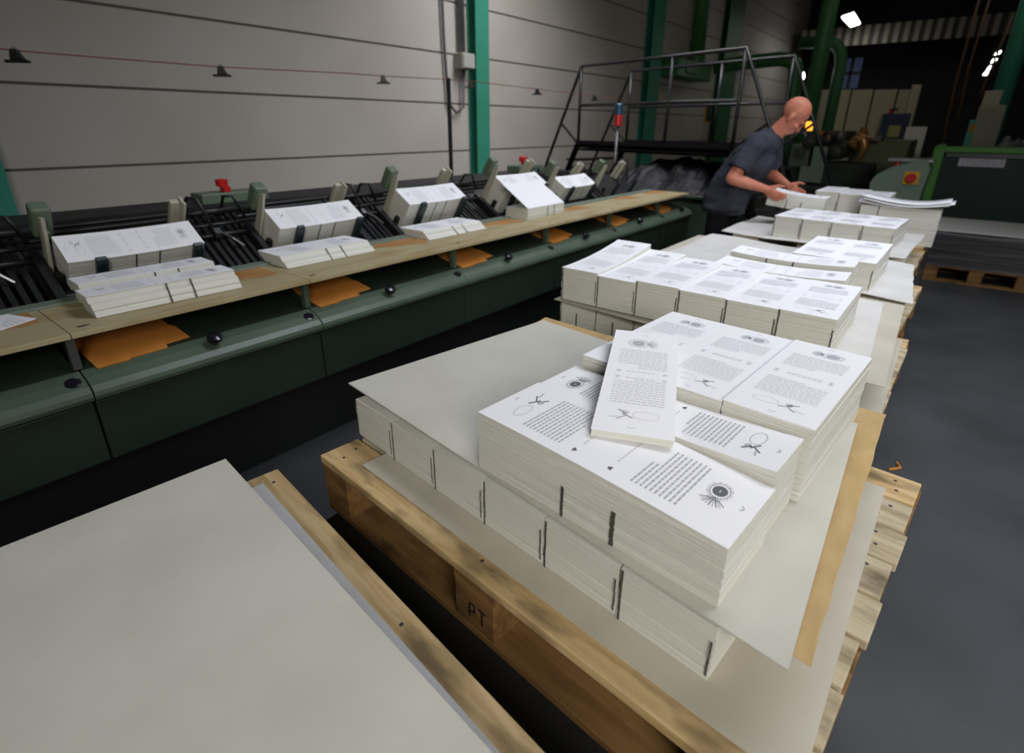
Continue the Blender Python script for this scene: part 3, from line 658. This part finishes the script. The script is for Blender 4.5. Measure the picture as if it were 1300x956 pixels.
for (x0, y0, x1, y1, wd, m, lab, yy, ztop) in ((1055,0,1030,130,.30,DUCT,'bright green round column rising to the roof above the man',13.0,7),(1076,60,1047,160,.27,PGRND,'darker green column with a curved top right of the bright one',14.5,None),(1297,60,1266,125,.30,PGRN,'green column at the far right above the grey cabinet',13.5,7)):
    q = on_y((x0+x1)/2, (y0+y1)/2, yy); top = on_y(x0, y0, yy).z
    e = MB(); 
    path = [(0,0,0),(0,0,ztop)] if ztop else [(0,0,0),(0,0,top-.3),(-.04,0,top-.1),(-.14,0,top+.05),(-.34,0,top+.13),(-.9,0,top+.15)]
    e.tube(path, wd/2 if ztop else .12, 12)
    tag(e.build('round_column' if ztop else 'bent_duct', m, loc=(q.x, yy, 0), smooth=True), lab, 'column' if ztop else 'duct')
def face(y, px0, py0, px1, py1):
    m = (py0+py1)/2; a, b = on_y(px0, m, y), on_y(px1, m, y); c = (px0+px1)/2
    z0, z1 = on_y(c, py1, y).z, on_y(c, py0, y).z
    return a.x, b.x, min(z0, z1), max(z0, z1)
# poster
a, b = W(897, 126, -5.49), W(911, 157, -5.49)
ps = MB(); hw, hh = abs(b.y-a.y)/2, (a.z-b.z)/2
ps.box(0, .006, -hw, hw, -hh, hh, 0); ps.box(.006, .008, -hw*.8, hw*.8, -hh*.82, hh*.82, 1); ps.box(.008, .0095, -hw*.3, hw*.3, -hh*.2, hh*.4, 2)
tag(ps.build('wall_poster', [YEL, mat('poster_dark', rgb(70,70,72), .6), mat('poster_grey', rgb(110,108,104), .6)], loc=(-5.497, (a.y+b.y)/2, (a.z+b.z)/2)), 'dark poster with a yellow border on the wall seen through the railing', 'poster')
a, b = W(915, 143, -5.4), W(926, 165, -5.4)
sb_ = empty('switch_box', (-5.495, (a.y+b.y)/2-.1, (a.z+b.z)/2), 'small beige switch box on the wall left of the man\'s shoulder', 'switch box')
MB().box(0, .14, -.24, .24, -.22, .22).build('case', BOXG, sb_, bevel=.01); MB().box(.14, .16, -.05, .05, -.06, .06).build('switch', BLK, sb_, bevel=.006)
# ------------------------------------------------------------------ far background
def pbox(mb, y, px0, py0, px1, py1, d, o, mi=0):
    x0, x1, z0, z1 = face(y, px0, py0, px1, py1); return mb.box(x0-o.x, x1-o.x, y-o.y, y+d-o.y, max(z0,.0)-o.z, z1-o.z, mi)
# pale partition
o = Vector((on_y(1100, 160, 17).x, 17, 0))
pw = empty('partition_wall', o, 'pale beige panel partition standing far behind the machines', 'partition')
edges = [1034, 1052, 1072, 1100, 1130, 1147]
for i, (p0, p1) in enumerate(zip(edges, edges[1:])):
    m = MB(); x0, x1, z0, z1 = face(17, p0, 200, p1, 114); m.box(x0-o.x+.02, x1-o.x-.02, 0, .08, 0, z1)
    m.build('panel', BEIGE, pw, bevel=.01)
x0, x1, z0, z1 = face(17, 1147, 200, 1152, 108)
MB().box(x0-o.x, x1-o.x+.1, -.05, .13, 0, z1).build('end_post', mat('post_cream', rgb(206,196,168), .6), pw, bevel=.01)
# bluish window behind
x0, x1, z0, z1 = face(23.95, 1068, 112, 1092, 74)
wn = MB().box(x0, x1, 23.93, 23.99, z0, z1); wo = struct(wn.build('window_1', mat('night_window', rgb(70,84,112), .2, emis=.18)))
MB().box((x0+x1)/2-.05, (x0+x1)/2+.05, 23.9, 23.935, z0, z1).box(x0, x1, 23.9, 23.935, (z0+z1)/2-.05, (z0+z1)/2+.05).build('window_frame', BLK, wo)
# roof beams and hanging cables
for i, (x_, y_) in enumerate(((-5.4, 9.0), (-5.4, 15.2), (-5.4, 20.5))):
    bm_ = MB().box(-.09, 13.3, -.1, .1, -.25, -.22).box(-.0, 13.3, -.015, .015, -.22, .22).box(-.09, 13.3, -.1, .1, .22, .25)
    struct(bm_.build('trim_%d' % (i+2), DARKM, loc=(x_, y_, 6.6)))
for i, (p, q, lab) in enumerate((((1243,0),(1195,190),'left one of the dark cables slanting down above the green container'),((1256,0),(1216,150),'middle one of the dark cables slanting down above the green container'),((1286,20),(1225,180),'right one of the dark cables slanting down above the green container'))):
    a, b = on_y(*p, 11.5), on_y(*q, 11.5); mid = a.lerp(b,.5) + Vector((-.03,0,-.06))
    m = MB().tube([a-b, mid-b, Vector((0,0,0))], .018, 6)
    tag(m.build('hanging_cable', mat('cable_brown', rgb(92,66,46), .7), loc=b, smooth=True), lab, 'cable', 'cables above the container')
# lamps
def lamp_poly(name, corners, z, label, group=None, parent=None):
    ps = [on_z(px, py, z) for px, py in corners]; c = sum(ps, Vector())/len(ps)
    e = empty(name, c, label, 'lamp', group)
    MB().prism([((p-c).x, (p-c).y) for p in ps], -.03, 0).build('diffuser', LAMP, e)
    MB().prism([((p-c).x*1.08, (p-c).y*1.08) for p in ps], .001, .08).build('housing', BLK, e)
    MB().tube([(0,0,.08),(0,0,7-z)], .012, 6).build('suspension', BLK, e)
    return e
lamp_poly('ceiling_lamp', [(1069,21),(1084,16),(1092,29),(1080,33)], 4.4, 'bright white lamp panel hanging near the top edge right of the round column')
e = None
for i, (px, py) in enumerate(((1267,67),(1262,77),(1257,86),(1252,93))):
    yy = 18.5+.3*i; q = on_y(px, py, yy)
    e = empty('strip_lamp', q, 'white lamp in the slanting row at the far right, %s' % ('topmost','second from the top','third from the top','lowest')[i], 'lamp', 'slanting row of four lamps')
    a = on_y(px+4, py-2.6, yy)-q
    MB().add([(-a.x*1.1, 0, -a.z), (a.x*.3, 0, -a.z), (a.x*1.1, 0, a.z), (-a.x*.3, 0, a.z), (-a.x*1.1, .05, -a.z), (a.x*.3, .05, -a.z), (a.x*1.1, .05, a.z), (-a.x*.3, .05, a.z)], [(3,2,1,0),(4,5,6,7),(0,1,5,4),(1,2,6,5),(2,3,7,6),(3,0,4,7)]).build('diffuser', LAMP, e)
    MB().box(-a.x*1.2, a.x*1.2, .055, .1, -abs(a.z), abs(a.z)).build('housing', BLK, e)
    MB().tube([(0,.08,abs(a.z)),(0,.08,7-q.z)], .012, 6).build('suspension', BLK, e)
q = on_y(1016, 98, 15); e = empty('spot_lamp', q, 'small round white lamp above the man between the ducts', 'lamp')
MB().ell((0,0,0), (.09,.09,.12), n=12).build('bulb', LAMP, e, smooth=True); MB().lathe([(.03,.1),(.05,.2),(.02,.26)], 10).build('cap', BLK, e)
q = on_y(1027, 162, 10.2); e = empty('warning_lamp', q, 'small orange lamp glowing just past the man\'s face', 'lamp')
MB().box(-.05,.05,-.04,.04,-.07,.09).build('lens', mat('orange_glow', rgb(255,170,60), .4, emis=2.0), e, bevel=.015); MB().box(-.07,.07,-.06,.06,-.12,-.07).build('base', BLK, e)
MB().tube([(0,0,-.12),(0,0,-.45)], .02, 8).build('stem', BLK, e)
# green bindery machine
o = Vector((on_y(1070, 200, 9.6).x, 9.6, 0))
bm2 = empty('bindery_machine', o, 'long dark green bindery machine with rollers far behind the man', 'machine')
def pb(y, px0, py0, px1, py1, d, name, m, bev=.015):
    mb = MB(); pbox(mb, y, px0, py0, px1, py1, d, o); return mb.build(name, m, bm2, bevel=bev)
def pbf(y, px0, py0, px1, d, name, m):
    x0, x1, z0, z1 = face(y, px0, 300, px1, py0); return MB().box(x0-o.x, x1-o.x, y-o.y, y+d-o.y, 0, z1).build(name, m, bm2, bevel=.02)
pbf(9.6, 985, 205, 1100, 1.2, 'machine_body', MGRND)
pbf(9.9, 1068, 178, 1141, 1.4, 'side_cover', mat('olive_cover', rgb(84,90,56), .45))
pb(9.5, 1003, 183, 1027, 212, .5, 'control_cabinet', MGRN)
pb(9.45, 1007, 188, 1020, 200, .06, 'cabinet_window', DARKM, .004)
pb(9.4, 1030, 186, 1048, 220, .4, 'gear_case', mat('gear_case_green', rgb(96,122,104), .45))
pb(9.35, 1014, 212, 1044, 232, .3, 'lower_tray', OLIVE)
q = on_y(1012, 178, 9.5)-o
h = MB(); h.tube([q+Vector((-.08,0,-.06)), q+Vector((-.08,0,.1)), q+Vector((.1,0,.1)), q+Vector((.1,0,-.06))], .022, 8); h.build('handle', STEEL, bm2, smooth=True)
x0, x1, z0, z1 = face(9.7, 1022, 176, 1076, 166)
MB().box(x0-o.x, x1-o.x, .0, .9, z0-.04, z1).build('top_plate', DARKM, bm2, bevel=.01)
for i, (px, py, r, m) in enumerate(((1032,180,.10,DARKM),(1054,178,.11,BLK),(1066,193,.12,DARKM),(1094,180,.10,BRASS))):
    q = on_y(px, py, 9.45)-o
    MB().tube([q+Vector((-.05,0,0)), q+Vector((-.05,.8,0))], r, 14).build('roller', m, bm2, smooth=True)
for i, (px, py) in enumerate(((1053,174),(1068,173),(1096,168),(1117,176),(1042,172))):
    q = on_y(px, py, 9.5)-o
    MB().lathe([(.05,-.03),(.06,.02),(.03,.07)], 10, T=Matrix.Translation(q)).build('cap_nut', (BRASS, STEEL)[i%2], bm2)
q0, q1, q2 = [on_y(*p, 9.3)-o for p in ((1086,172),(1098,186),(1090,205))]
MB().tube([q0, q0.lerp(q1,.5)+Vector((.04,0,.02)), q1, q2], [.05,.06,.055,.03], 10).build('feed_arm', BRASS, bm2, smooth=True)
q0, q1 = on_y(1000,235,9.1)-o, on_y(1045,236,9.1)-o
for k in range(4):
    q = q0.lerp(q1, k/3); MB().tube([q+Vector((0,0,0)), Vector((q.x,q.y,0))], .03, 6).build('leg', BLK, bm2)
MB().box(q0.x, q1.x, q0.y-.0, q0.y+.4, q0.z-.04, q0.z).build('delivery_shelf', DARKM, bm2)
# fire extinguisher and notice on partition
q = on_y(1127, 158, 16.7)
fe = empty('fire_extinguisher', (q.x, 16.755, q.z-.35), 'red fire extinguisher hanging on the pale partition', 'fire extinguisher')
MB().lathe([(.10,0),(.11,.03),(.11,.5),(.06,.6),(.03,.62),(.03,.68)], 14).build('cylinder', RED, fe, smooth=True)
MB().box(-.03,.14,-.02,.02,.66,.71).build('valve_handle', BLK, fe); MB().box(-.02,.02,.08,.24,.3,.4).build('bracket', BLK, fe)
o2 = on_y(1131, 165, 16.5); nb = MB().box(-.28,.28,0,.05,-.32,.36,0).box(-.1,.14,-.012,0,-.16,.1,1)
ob = nb.build('notice_board', [mat('notice_blue', rgb(44,62,88), .6), mat('notice_yellow', rgb(180,170,110), .6)], loc=(o2.x+.05, 16.45, o2.z)); tag(ob, 'dark blue notice board with a pale patch beside the red extinguisher', 'board')
MB().box(-.03,.03,.05,.1,-o2.z,.3).build('stand_post', BLK, ob)
# white board leaning behind the console
x0, x1, z0, z1 = face(11.5, 1144, 215, 1170, 161)
lb = MB().box(0, x1-x0, 0, .03, 0, z1)
ob = lb.build('leaning_board', WHITEB, loc=(x0, 11.5, .0)); ob.rotation_euler.x = -.04; ob.location.z = .002
tag(ob, 'big white board leaning upright behind the grey green console', 'board')
# console with red emergency stop
o = Vector((on_y(1145, 230, 7.9).x, 7.9, 0))
cn = empty('control_console', o, 'rounded grey green control console with a red stop button on yellow', 'console')
pf = []
for px, py in ((1103,244),(1104,232),(1112,222),(1130,213),(1160,205),(1178,203),(1181,216),(1170,244)):
    q = on_y(px, py, 7.9); pf.append((q.x-o.x, q.z))
pf = [(pf[0][0], 0)] + pf + [(pf[-1][0]+.0, 0)]
b_ = MB(); n = len(pf); b_.add([(p[0], yy, p[1]) for yy in (0, .75) for p in pf], [tuple(range(n))[::-1], tuple(range(n,2*n))] + [(i,(i+1)%n,n+(i+1)%n,n+i) for i in range(n)])
b_.build('console_body', mat('console_green', rgb(112,134,120), .45), cn, bevel=.012)
q = on_y(1157, 226, 7.9)-o
MB().box(q.x-.075, q.x+.075, -.02, 0, q.z-.07, q.z+.07).build('button_plate', YEL, cn, bevel=.004)
R90 = Matrix.Translation((q.x, -.02, q.z)) @ Matrix.Rotation(PI/2, 4, 'X')
MB().lathe([(.03,0),(.03,.02),(.052,.025),(.052,.045),(.04,.055)], 16, T=R90).build('stop_button', RED, cn)
q = on_y(1141, 239, 7.9)-o; MB().lathe([(.02,0),(.02,.015)], 12, T=Matrix.Translation((q.x,0,q.z)) @ Matrix.Rotation(PI/2,4,'X')).build('key_switch', STEEL, cn)
q = on_y(1139, 208, 8.2)-o; MB().lathe([(.035,0),(.035,.05),(.02,.06)], 12, T=Matrix.Translation((q.x,.3,q.z-.02))).build('push_button', RED, cn)
q = on_y(1160, 203, 8.2)-o; MB().box(q.x-.25, q.x+.2, .2, .6, q.z-.02, q.z+.012).build('tray', STEEL, cn, bevel=.004)
# dark green container with bright rims
x0 = on_y(1187, 190, 8.7).x; zt_ = on_y(1240, 189, 8.7).z; x1 = x0+1.9
bn = empty('waste_container', (x0, 8.7, 0), 'dark green open container with bright green rim and a white notice', 'container')
MB().box(.05, x1-x0-.05, .03, 1.3, .12, zt_-.03).build('container_body', BIN, bn, bevel=.01)
MB().box(-.01, .10, -.03, .09, .0, zt_-.0).build('corner_post', BING, bn, bevel=.008); MB().box(x1-x0-.1, x1-x0, -.03, .09, .0, zt_).build('corner_post', BING, bn, bevel=.008)
MB().box(-.0, x1-x0, -.02, .08, zt_-.045, zt_+.02).build('rim', BING, bn, bevel=.008); MB().box(-.01, .08, .0, 1.3, zt_-.04, zt_+.02).build('rim', BING, bn, bevel=.008)
MB().box(.12, x1-x0-.12, -.035, .06, zt_-.1, zt_-.046).build('front_bar', mat('bar_dark', rgb(52,66,66), .35), bn, bevel=.006)
a, b, z0, z1 = face(8.7, 1217, 212, 1277, 198)
nt = MB(); nt.box(a-x0, b-x0, .018, .0295, z0, z1); rnd = random.Random(3)
for k in range(3):
    u = a-x0+.03; zz = z1-.025-.032*k
    while u < b-x0-.05:
        l = rnd.uniform(.02,.06); nt.quad((u,.0172,zz-.018),(u+l,.0172,zz-.018),(u+l,.0172,zz),(u,.0172,zz),1); u += l+.014
nt.build('notice', [mat('notice_paper', rgb(196,198,214), .7), INK], bn)
# things standing behind the container
x0, x1, z0, z1 = face(10.9, 1228, 240, 1262, 134)
gc = empty('grey_cabinet', ((x0+x1)/2, 10.9, 0), 'tall beige grey cabinet rising behind the green container', 'cabinet'); w_ = (x1-x0)/2
MB().box(-w_, w_, 0, .6, 0, z1).build('cabinet_body', mat('cabinet_beige', rgb(150,150,130), .6), gc, bevel=.01)
MB().box(-w_*.9, w_*.4, .1, .5, z1+.001, z1+.2).build('top_box', mat('box_beige', rgb(170,166,146), .6), gc, bevel=.01)
MB().box(-w_+.02, w_-.02, -.015, -.001, .1, z1-.05).build('door', mat('cabinet_door', rgb(140,140,120), .6), gc, bevel=.004)
x0, x1, z0, z1 = face(10.4, 1219, 240, 1227, 152)
gp = MB().box(0, x1-x0, 0, .3, 0, z1, 0).box(.02, x1-x0-.0, -.01, 0, z1-.16, z1-.06, 1)
tag(gp.build('green_locker', [PGRN, ORANGE], loc=(x0, 10.4, 0)), 'narrow green locker with an orange patch left of the beige cabinet', 'locker')
# rolls and heaped paper on the container
lumpy('paper_scraps', on_y(1262,190,9.2).x, on_y(1310,190,9.2).x, 9.0, 9.8, zt_-.029, .15, mat('scrap_paper', rgb(120,120,126), .7, col2=rgb(50,50,54), nscale=12), 'heap of grey paper scraps showing over the rim of the container', 'paper scraps', 8)
# black sheets on a floor pallet
fpx = on_z(1164, 343, 0).x
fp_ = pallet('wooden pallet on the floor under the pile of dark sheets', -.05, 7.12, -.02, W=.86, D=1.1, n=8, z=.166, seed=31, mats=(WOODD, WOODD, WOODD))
rnd = random.Random(12); z = .1665
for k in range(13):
    h = rnd.uniform(.022, .032); dx, dy = rnd.uniform(-.035,.025), rnd.uniform(-.03,.03)
    pts = [(-.07+dx, 7.10+dy), (.98+dx*.5, 7.08+dy), (.98+dx, 8.1), (-.07+dx, 8.12)]
    b_ = MB(); n = 12; vs = []
    for lay in (0, 1):
        for v in (0, 1):
            for i in range(n+1):
                u = i/n; sag = -.006*math.sin(6*u+k) if lay else -.006*math.sin(6*u+k-1)
                vs.append((pts[0][0]*(1-u)+pts[1][0]*u, pts[0][1] if v == 0 else pts[2][1], z + lay*h + (sag if k else (sag if lay else 0))))
    m = n+1; fs = []
    for i in range(n): fs += [(i,i+m,i+m+1,i+1),(2*m+i,2*m+i+1,3*m+i+1,3*m+i),(i,i+1,2*m+i+1,2*m+i),(m+i+1,m+i,3*m+i,3*m+i+1)]
    fs += [(0,2*m,3*m,m),(n,m+n,3*m+n,2*m+n)]
    b_.add([(p[0]-pts[0][0], p[1]-7.1, p[2]-z) for p in vs], fs)
    o_ = b_.build('dark_sheet_bundle', BSHEET if k % 3 else mat('glint_grey_sheets', rgb(112,110,120), .4, col2=rgb(60,60,66), nscale=4, stretch=(.6,.6,60)), loc=(pts[0][0], 7.1, z))  # every third bundle is paler, imitating glints on the dark pile
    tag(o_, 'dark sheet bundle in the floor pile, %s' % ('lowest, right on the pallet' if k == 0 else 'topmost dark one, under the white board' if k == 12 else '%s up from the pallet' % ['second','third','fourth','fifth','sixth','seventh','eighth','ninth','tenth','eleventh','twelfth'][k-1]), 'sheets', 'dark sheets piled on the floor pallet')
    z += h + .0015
sheet('white_board', [(-.06,7.09),(1.0,7.07),(1.0,8.15),(-.07,8.15)], z+.009, .012, mat('board_white', rgb(196,196,194), .7), 'white board lying on top of the pile of dark sheets', 'board', seed=20)
# orange strap end on the floor
a = on_z(1128, 597, 0); b = on_z(1138, 588, 0)
MB_ = MB().tube([(0,0,.004), ((b-a).x*.5+.03,(b-a).y*.5,.006), ((b-a).x,(b-a).y,.004)], .006, 6)
tag(MB_.build('orange_cord', ORANGE, loc=a), 'short orange cord on the floor right of the PT pallet', 'cord')
# ------------------------------------------------------------------ the man
YM = 4.6
man = None
def remesh(o, vox, sm=6):
    r = o.modifiers.new('remesh', 'REMESH'); r.mode = 'VOXEL'; r.voxel_size = vox; r.use_smooth_shade = True
    s_ = o.modifiers.new('smooth', 'SMOOTH'); s_.factor = .5; s_.iterations = sm
PEL = Vector((-1.45, YM, .93)); WST = Vector((-1.40, YM, 1.06)); CHS = Vector((-1.285, YM, 1.27)); UCH = Vector((-1.21, YM, 1.385)); NCK = Vector((-1.145, YM, 1.455)); HD = Vector((-1.035, YM+.01, 1.585))
RSH = Vector((-1.222, YM-.19, 1.385)); LSH = Vector((-1.2, YM+.19, 1.385))
REL = Vector((-1.318, YM-.30, 1.145)); RWR = Vector((-1.105, YM-.175, 1.075))
LEL = Vector((-1.2, YM+.31, 1.15)); LWR = Vector((-1.035, YM+.20, 1.075))
b = MB()
def limb(mb, pts, rs, n=14): mb.tube(pts, rs, n); [mb.ell(p, (r*.98,)*3) for p, r in zip(pts, rs)]
# torso inside the shirt
for p, r in ((PEL,(.13,.165,.12)),(WST,(.12,.15,.13)),(CHS,(.125,.17,.15)),(UCH,(.10,.165,.085))): b.ell(p, r)
b.tube([PEL, WST, CHS, UCH], [.12,.12,.125,.09], 14)
limb(b, [NCK+Vector((-.04,0,-.05)), NCK, HD+Vector((-.03,0,-.04))], [.07,.06,.06])
hf = Vector((.69, .17, -.70)).normalized(); hl = Vector((-.15, .98, .1)); hl = (hl - hf*hl.dot(hf)).normalized(); hu = hf.cross(hl).normalized()
HT = Matrix((hf, hl, hu)).transposed().to_4x4(); HT.translation = HD
for c, r in (((-.012,0,.03),(.098,.077,.092)),((.035,0,-.04),(.058,.06,.075)),((.05,0,-.098),(.036,.036,.03)),((.018,0,-.08),(.05,.055,.045)),((.078,0,.006),(.022,.05,.013)),
             ((.092,0,-.028),(.014,.012,.032)),((.101,0,-.047),(.016,.016,.013)),((.087,0,-.077),(.010,.024,.007)),((.084,0,-.088),(.010,.02,.007)),
             ((-.004,.079,-.022),(.021,.010,.034)),((-.004,-.079,-.022),(.021,.010,.034)),((.07,.045,-.035),(.02,.02,.016)),((.07,-.045,-.035),(.02,.02,.016))):
    b.ell(c, r, 0, HT)
# arms
limb(b, [RSH, RSH.lerp(REL,.5), REL], [.062,.053,.046]); limb(b, [REL, REL.lerp(RWR,.35), RWR], [.046,.045,.029])
limb(b, [LSH, LSH.lerp(LEL,.5), LEL], [.06,.053,.045]); limb(b, [LEL, LEL.lerp(LWR,.35), LWR], [.045,.043,.029])
def hand(mb, wr, fwd, palm, side, curls):
    """wr wrist, fwd finger direction, palm normal (palm faces it), side towards the thumb"""
    fwd = fwd.normalized(); palm = (palm - fwd*palm.dot(fwd)).normalized(); side = (side - fwd*side.dot(fwd) - palm*side.dot(palm)).normalized()
    T = Matrix((fwd, side, palm)).transposed().to_4x4(); T.translation = wr
    mb.ell((.05,0,0), (.055,.042,.018), 0, T); mb.ell((.02,0,0), (.035,.03,.022), 0, T); mb.ell((.035,.025,.012), (.03,.018,.016), 0, T)
    for i, (v, ln, cu) in enumerate(zip((.032,.011,-.011,-.031), (.078,.088,.082,.064), curls)):
        p = Vector((.088 - .006*abs(i-1), v, .002)); a = 0; pts = [p - Vector((.025,0,0))+Vector((0,-v*.15,0)), p]; spread = v*.35
        for s_, f_ in enumerate((.42,.32,.26)):
            a += cu[s_]; p = p + Vector((math.cos(a)*ln*f_, spread*ln*f_/.08*.3, math.sin(a)*ln*f_)); pts.append(p)
        limb(mb, [T @ q for q in pts], [.010,.0105,.0095,.0088,.0075], 8)
    th = [Vector((.02,.022,.006)), Vector((.048,.052,.014)), Vector((.075,.068,.022)), Vector((.098,.074,.034))]
    limb(mb, [T @ q for q in th], [.014,.0125,.0115,.009], 8)
# held stack (built below) gives the targets: left hand hidden behind it, right hand at its near front edge
hand(b, RWR, Vector((.80,.12,-.46)), Vector((.25,.96,.1)), Vector((.45,-.1,.9)), [(.22,.3,.25)]*2+[(.26,.34,.3)]*2)
hand(b, LWR, Vector((.80,-.12,-.46)), Vector((.2,-.96,.1)), Vector((.45,.1,.9)), [(.25,.3,.25)]*4)
# legs and shoes region
RHP = PEL + Vector((.0,-.095,-.05)); LHP = PEL + Vector((.0,.095,-.05))
RKN = Vector((-1.43, YM-.12, .50)); LKN = Vector((-1.41, YM+.13, .50)); RAN = Vector((-1.52, YM-.12, .09)); LAN = Vector((-1.50, YM+.14, .09))
for h_, k_, a_ in ((RHP,RKN,RAN),(LHP,LKN,LAN)):
    limb(b, [h_, k_], [.085,.055]); limb(b, [k_, k_.lerp(a_,.35), a_], [.055,.053,.036]); limb(b, [a_, a_+Vector((.12,0,-.05))], [.036,.03])
O = Vector((PEL.x, PEL.y, 0))
b.v = [v-O for v in b.v]
man = b.build('person', SKIN, loc=O, smooth=True); remesh(man, .0075, 3)
tag(man, 'bald person in a charcoal t-shirt bending forward to lift a stack of printed blocks', 'person')
# shirt
s_ = MB()
for p, r in ((PEL+Vector((.01,0,-.03)),(.172,.215,.06)),(WST,(.165,.185,.13)),(CHS+Vector((.015,0,-.01)),(.16,.198,.16)),(UCH+Vector((-.005,0,0)),(.125,.19,.10))): s_.ell(p, r)
s_.tube([PEL+Vector((.0,0,-.075)), PEL+Vector((.01,0,.03)), WST, CHS, UCH], [.176,.174,.167,.155,.10], 18)
limb(s_, [NCK+Vector((-.045,0,-.055)), NCK+Vector((-.012,0,-.018))], [.085,.074])
for sh, el in ((RSH,REL),(LSH,LEL)):
    e_ = sh.lerp(el,.74); inn = UCH.lerp(sh,.5)
    s_.tube([inn, sh, sh.lerp(el,.3), e_], [.09,.083,.078,.082], 16); s_.ell(inn, (.09,.09,.09)); s_.ell(sh, (.083,.083,.083))
s_.v = [v-O for v in s_.v]
sh_ = s_.build('shirt', SHIRT, man, smooth=True); remesh(sh_, .011, 5)
tx = bpy.data.textures.new('cloth_folds', 'CLOUDS'); tx.noise_scale = .09
d_ = sh_.modifiers.new('folds', 'DISPLACE'); d_.texture = tx; d_.strength = .022; d_.mid_level = .5
t_ = MB()
for h_, k_, a_ in ((RHP,RKN,RAN),(LHP,LKN,LAN)):
    limb(t_, [h_+Vector((0,0,.04)), h_.lerp(k_,.4), k_, k_.lerp(a_,.5), a_+Vector((0,0,-.01))], [.085,.090,.085,.08,.078])
t_.ell(PEL+Vector((0,0,-.03)), (.118,.15,.10)); t_.v = [v-O for v in t_.v]
tr_ = t_.build('trousers', TROU, man, smooth=True); remesh(tr_, .013, 4)
for a_ in (RAN, LAN):
    f = MB(); f.ell((.06,0,.045),(.145,.05,.045)); f.ell((-.01,0,.07),(.065,.048,.055)); f.box(-.07,.19,-.045,.045,0,.02)
    f.v = [v + Vector((a_.x-O.x, a_.y-O.y, 0)) for v in f.v]
    so = f.build('shoe', BLK, man, smooth=True); remesh(so, .008, 2)
ey = MB()
for s2 in (-1, 1): ey.ell((.086, s2*.031, -.012), (.008,.011,.006), 0, HT, 10, 6)
ey.v = [v-O for v in ey.v]; ey.build('eye', mat('eye_dark', rgb(50,36,32), .3), man, smooth=True)
eb = MB()
for s2 in (-1, 1): eb.tube([HT @ Vector((.094,s2*.016,.006)), HT @ Vector((.096,s2*.032,.011)), HT @ Vector((.084,s2*.05,.006))], .0045, 6)
eb.v = [v-O for v in eb.v]; eb.build('eyebrow', mat('brow_brown', rgb(120,86,64), .8), man, smooth=True)
# the stack being lifted
pl = on_y(975, 240, YM-.12); pr_ = on_y(1037, 251, YM-.12)
hs_ = book_stack('stack of printed blocks held by the person, its left end lifted', pl.x-.0, YM-.115, pl.z-.115, 0, .105, L=.39, W=.17, seed=300, slab=.012, text=1, bow2=.012, tilt=Euler((0, math.atan2(pl.z-pr_.z, pr_.x-pl.x), .0)), marks=(('front',.14,0,.6,.006),('front',.24,0,.6,.006)))
# ------------------------------------------------------------------ light
def area(name, loc, target, sx_, sy_, power, col, spread=180):
    l = bpy.data.lights.new(name, 'AREA'); l.shape = 'RECTANGLE'; l.size = sx_; l.size_y = sy_; l.energy = power; l.color = col; l.spread = math.radians(spread)
    o = bpy.data.objects.new(name, l); C.objects.link(o); o.location = loc
    d = Vector(target)-Vector(loc); o.rotation_euler = d.to_track_quat('-Z', 'Y').to_euler(); return o
area('light_over_pallets', (.7, 3.3, 5.0), (-.4, 3.1, .8), 1.5, 4.6, 98, (.87,.91,1), 110)
area('light_over_machine', (-3.0, 6.0, 4.9), (-4.6, 6.0, .8), 1.0, 3.0, 76, (.97,.95,1), 115)
area('light_right_of_camera', (2.3, -1.5, 2.7), (-.1, 2.3, .8), 1.8, 1.5, 60, (1,.97,.9), 110)
area('light_far_hall', (0, 12, 6.0), (0, 12, 0), 3, 3, 24, (1,.93,.8))
wd = bpy.data.worlds.new('world'); bpy.context.scene.world = wd; wd.use_nodes = True
wd.node_tree.nodes['Background'].inputs[0].default_value = (.5,.55,.6,1); wd.node_tree.nodes['Background'].inputs[1].default_value = .05
sc = bpy.context.scene
sc.view_settings.view_transform = 'Standard'; sc.view_settings.look = 'None'; sc.view_settings.exposure = 0
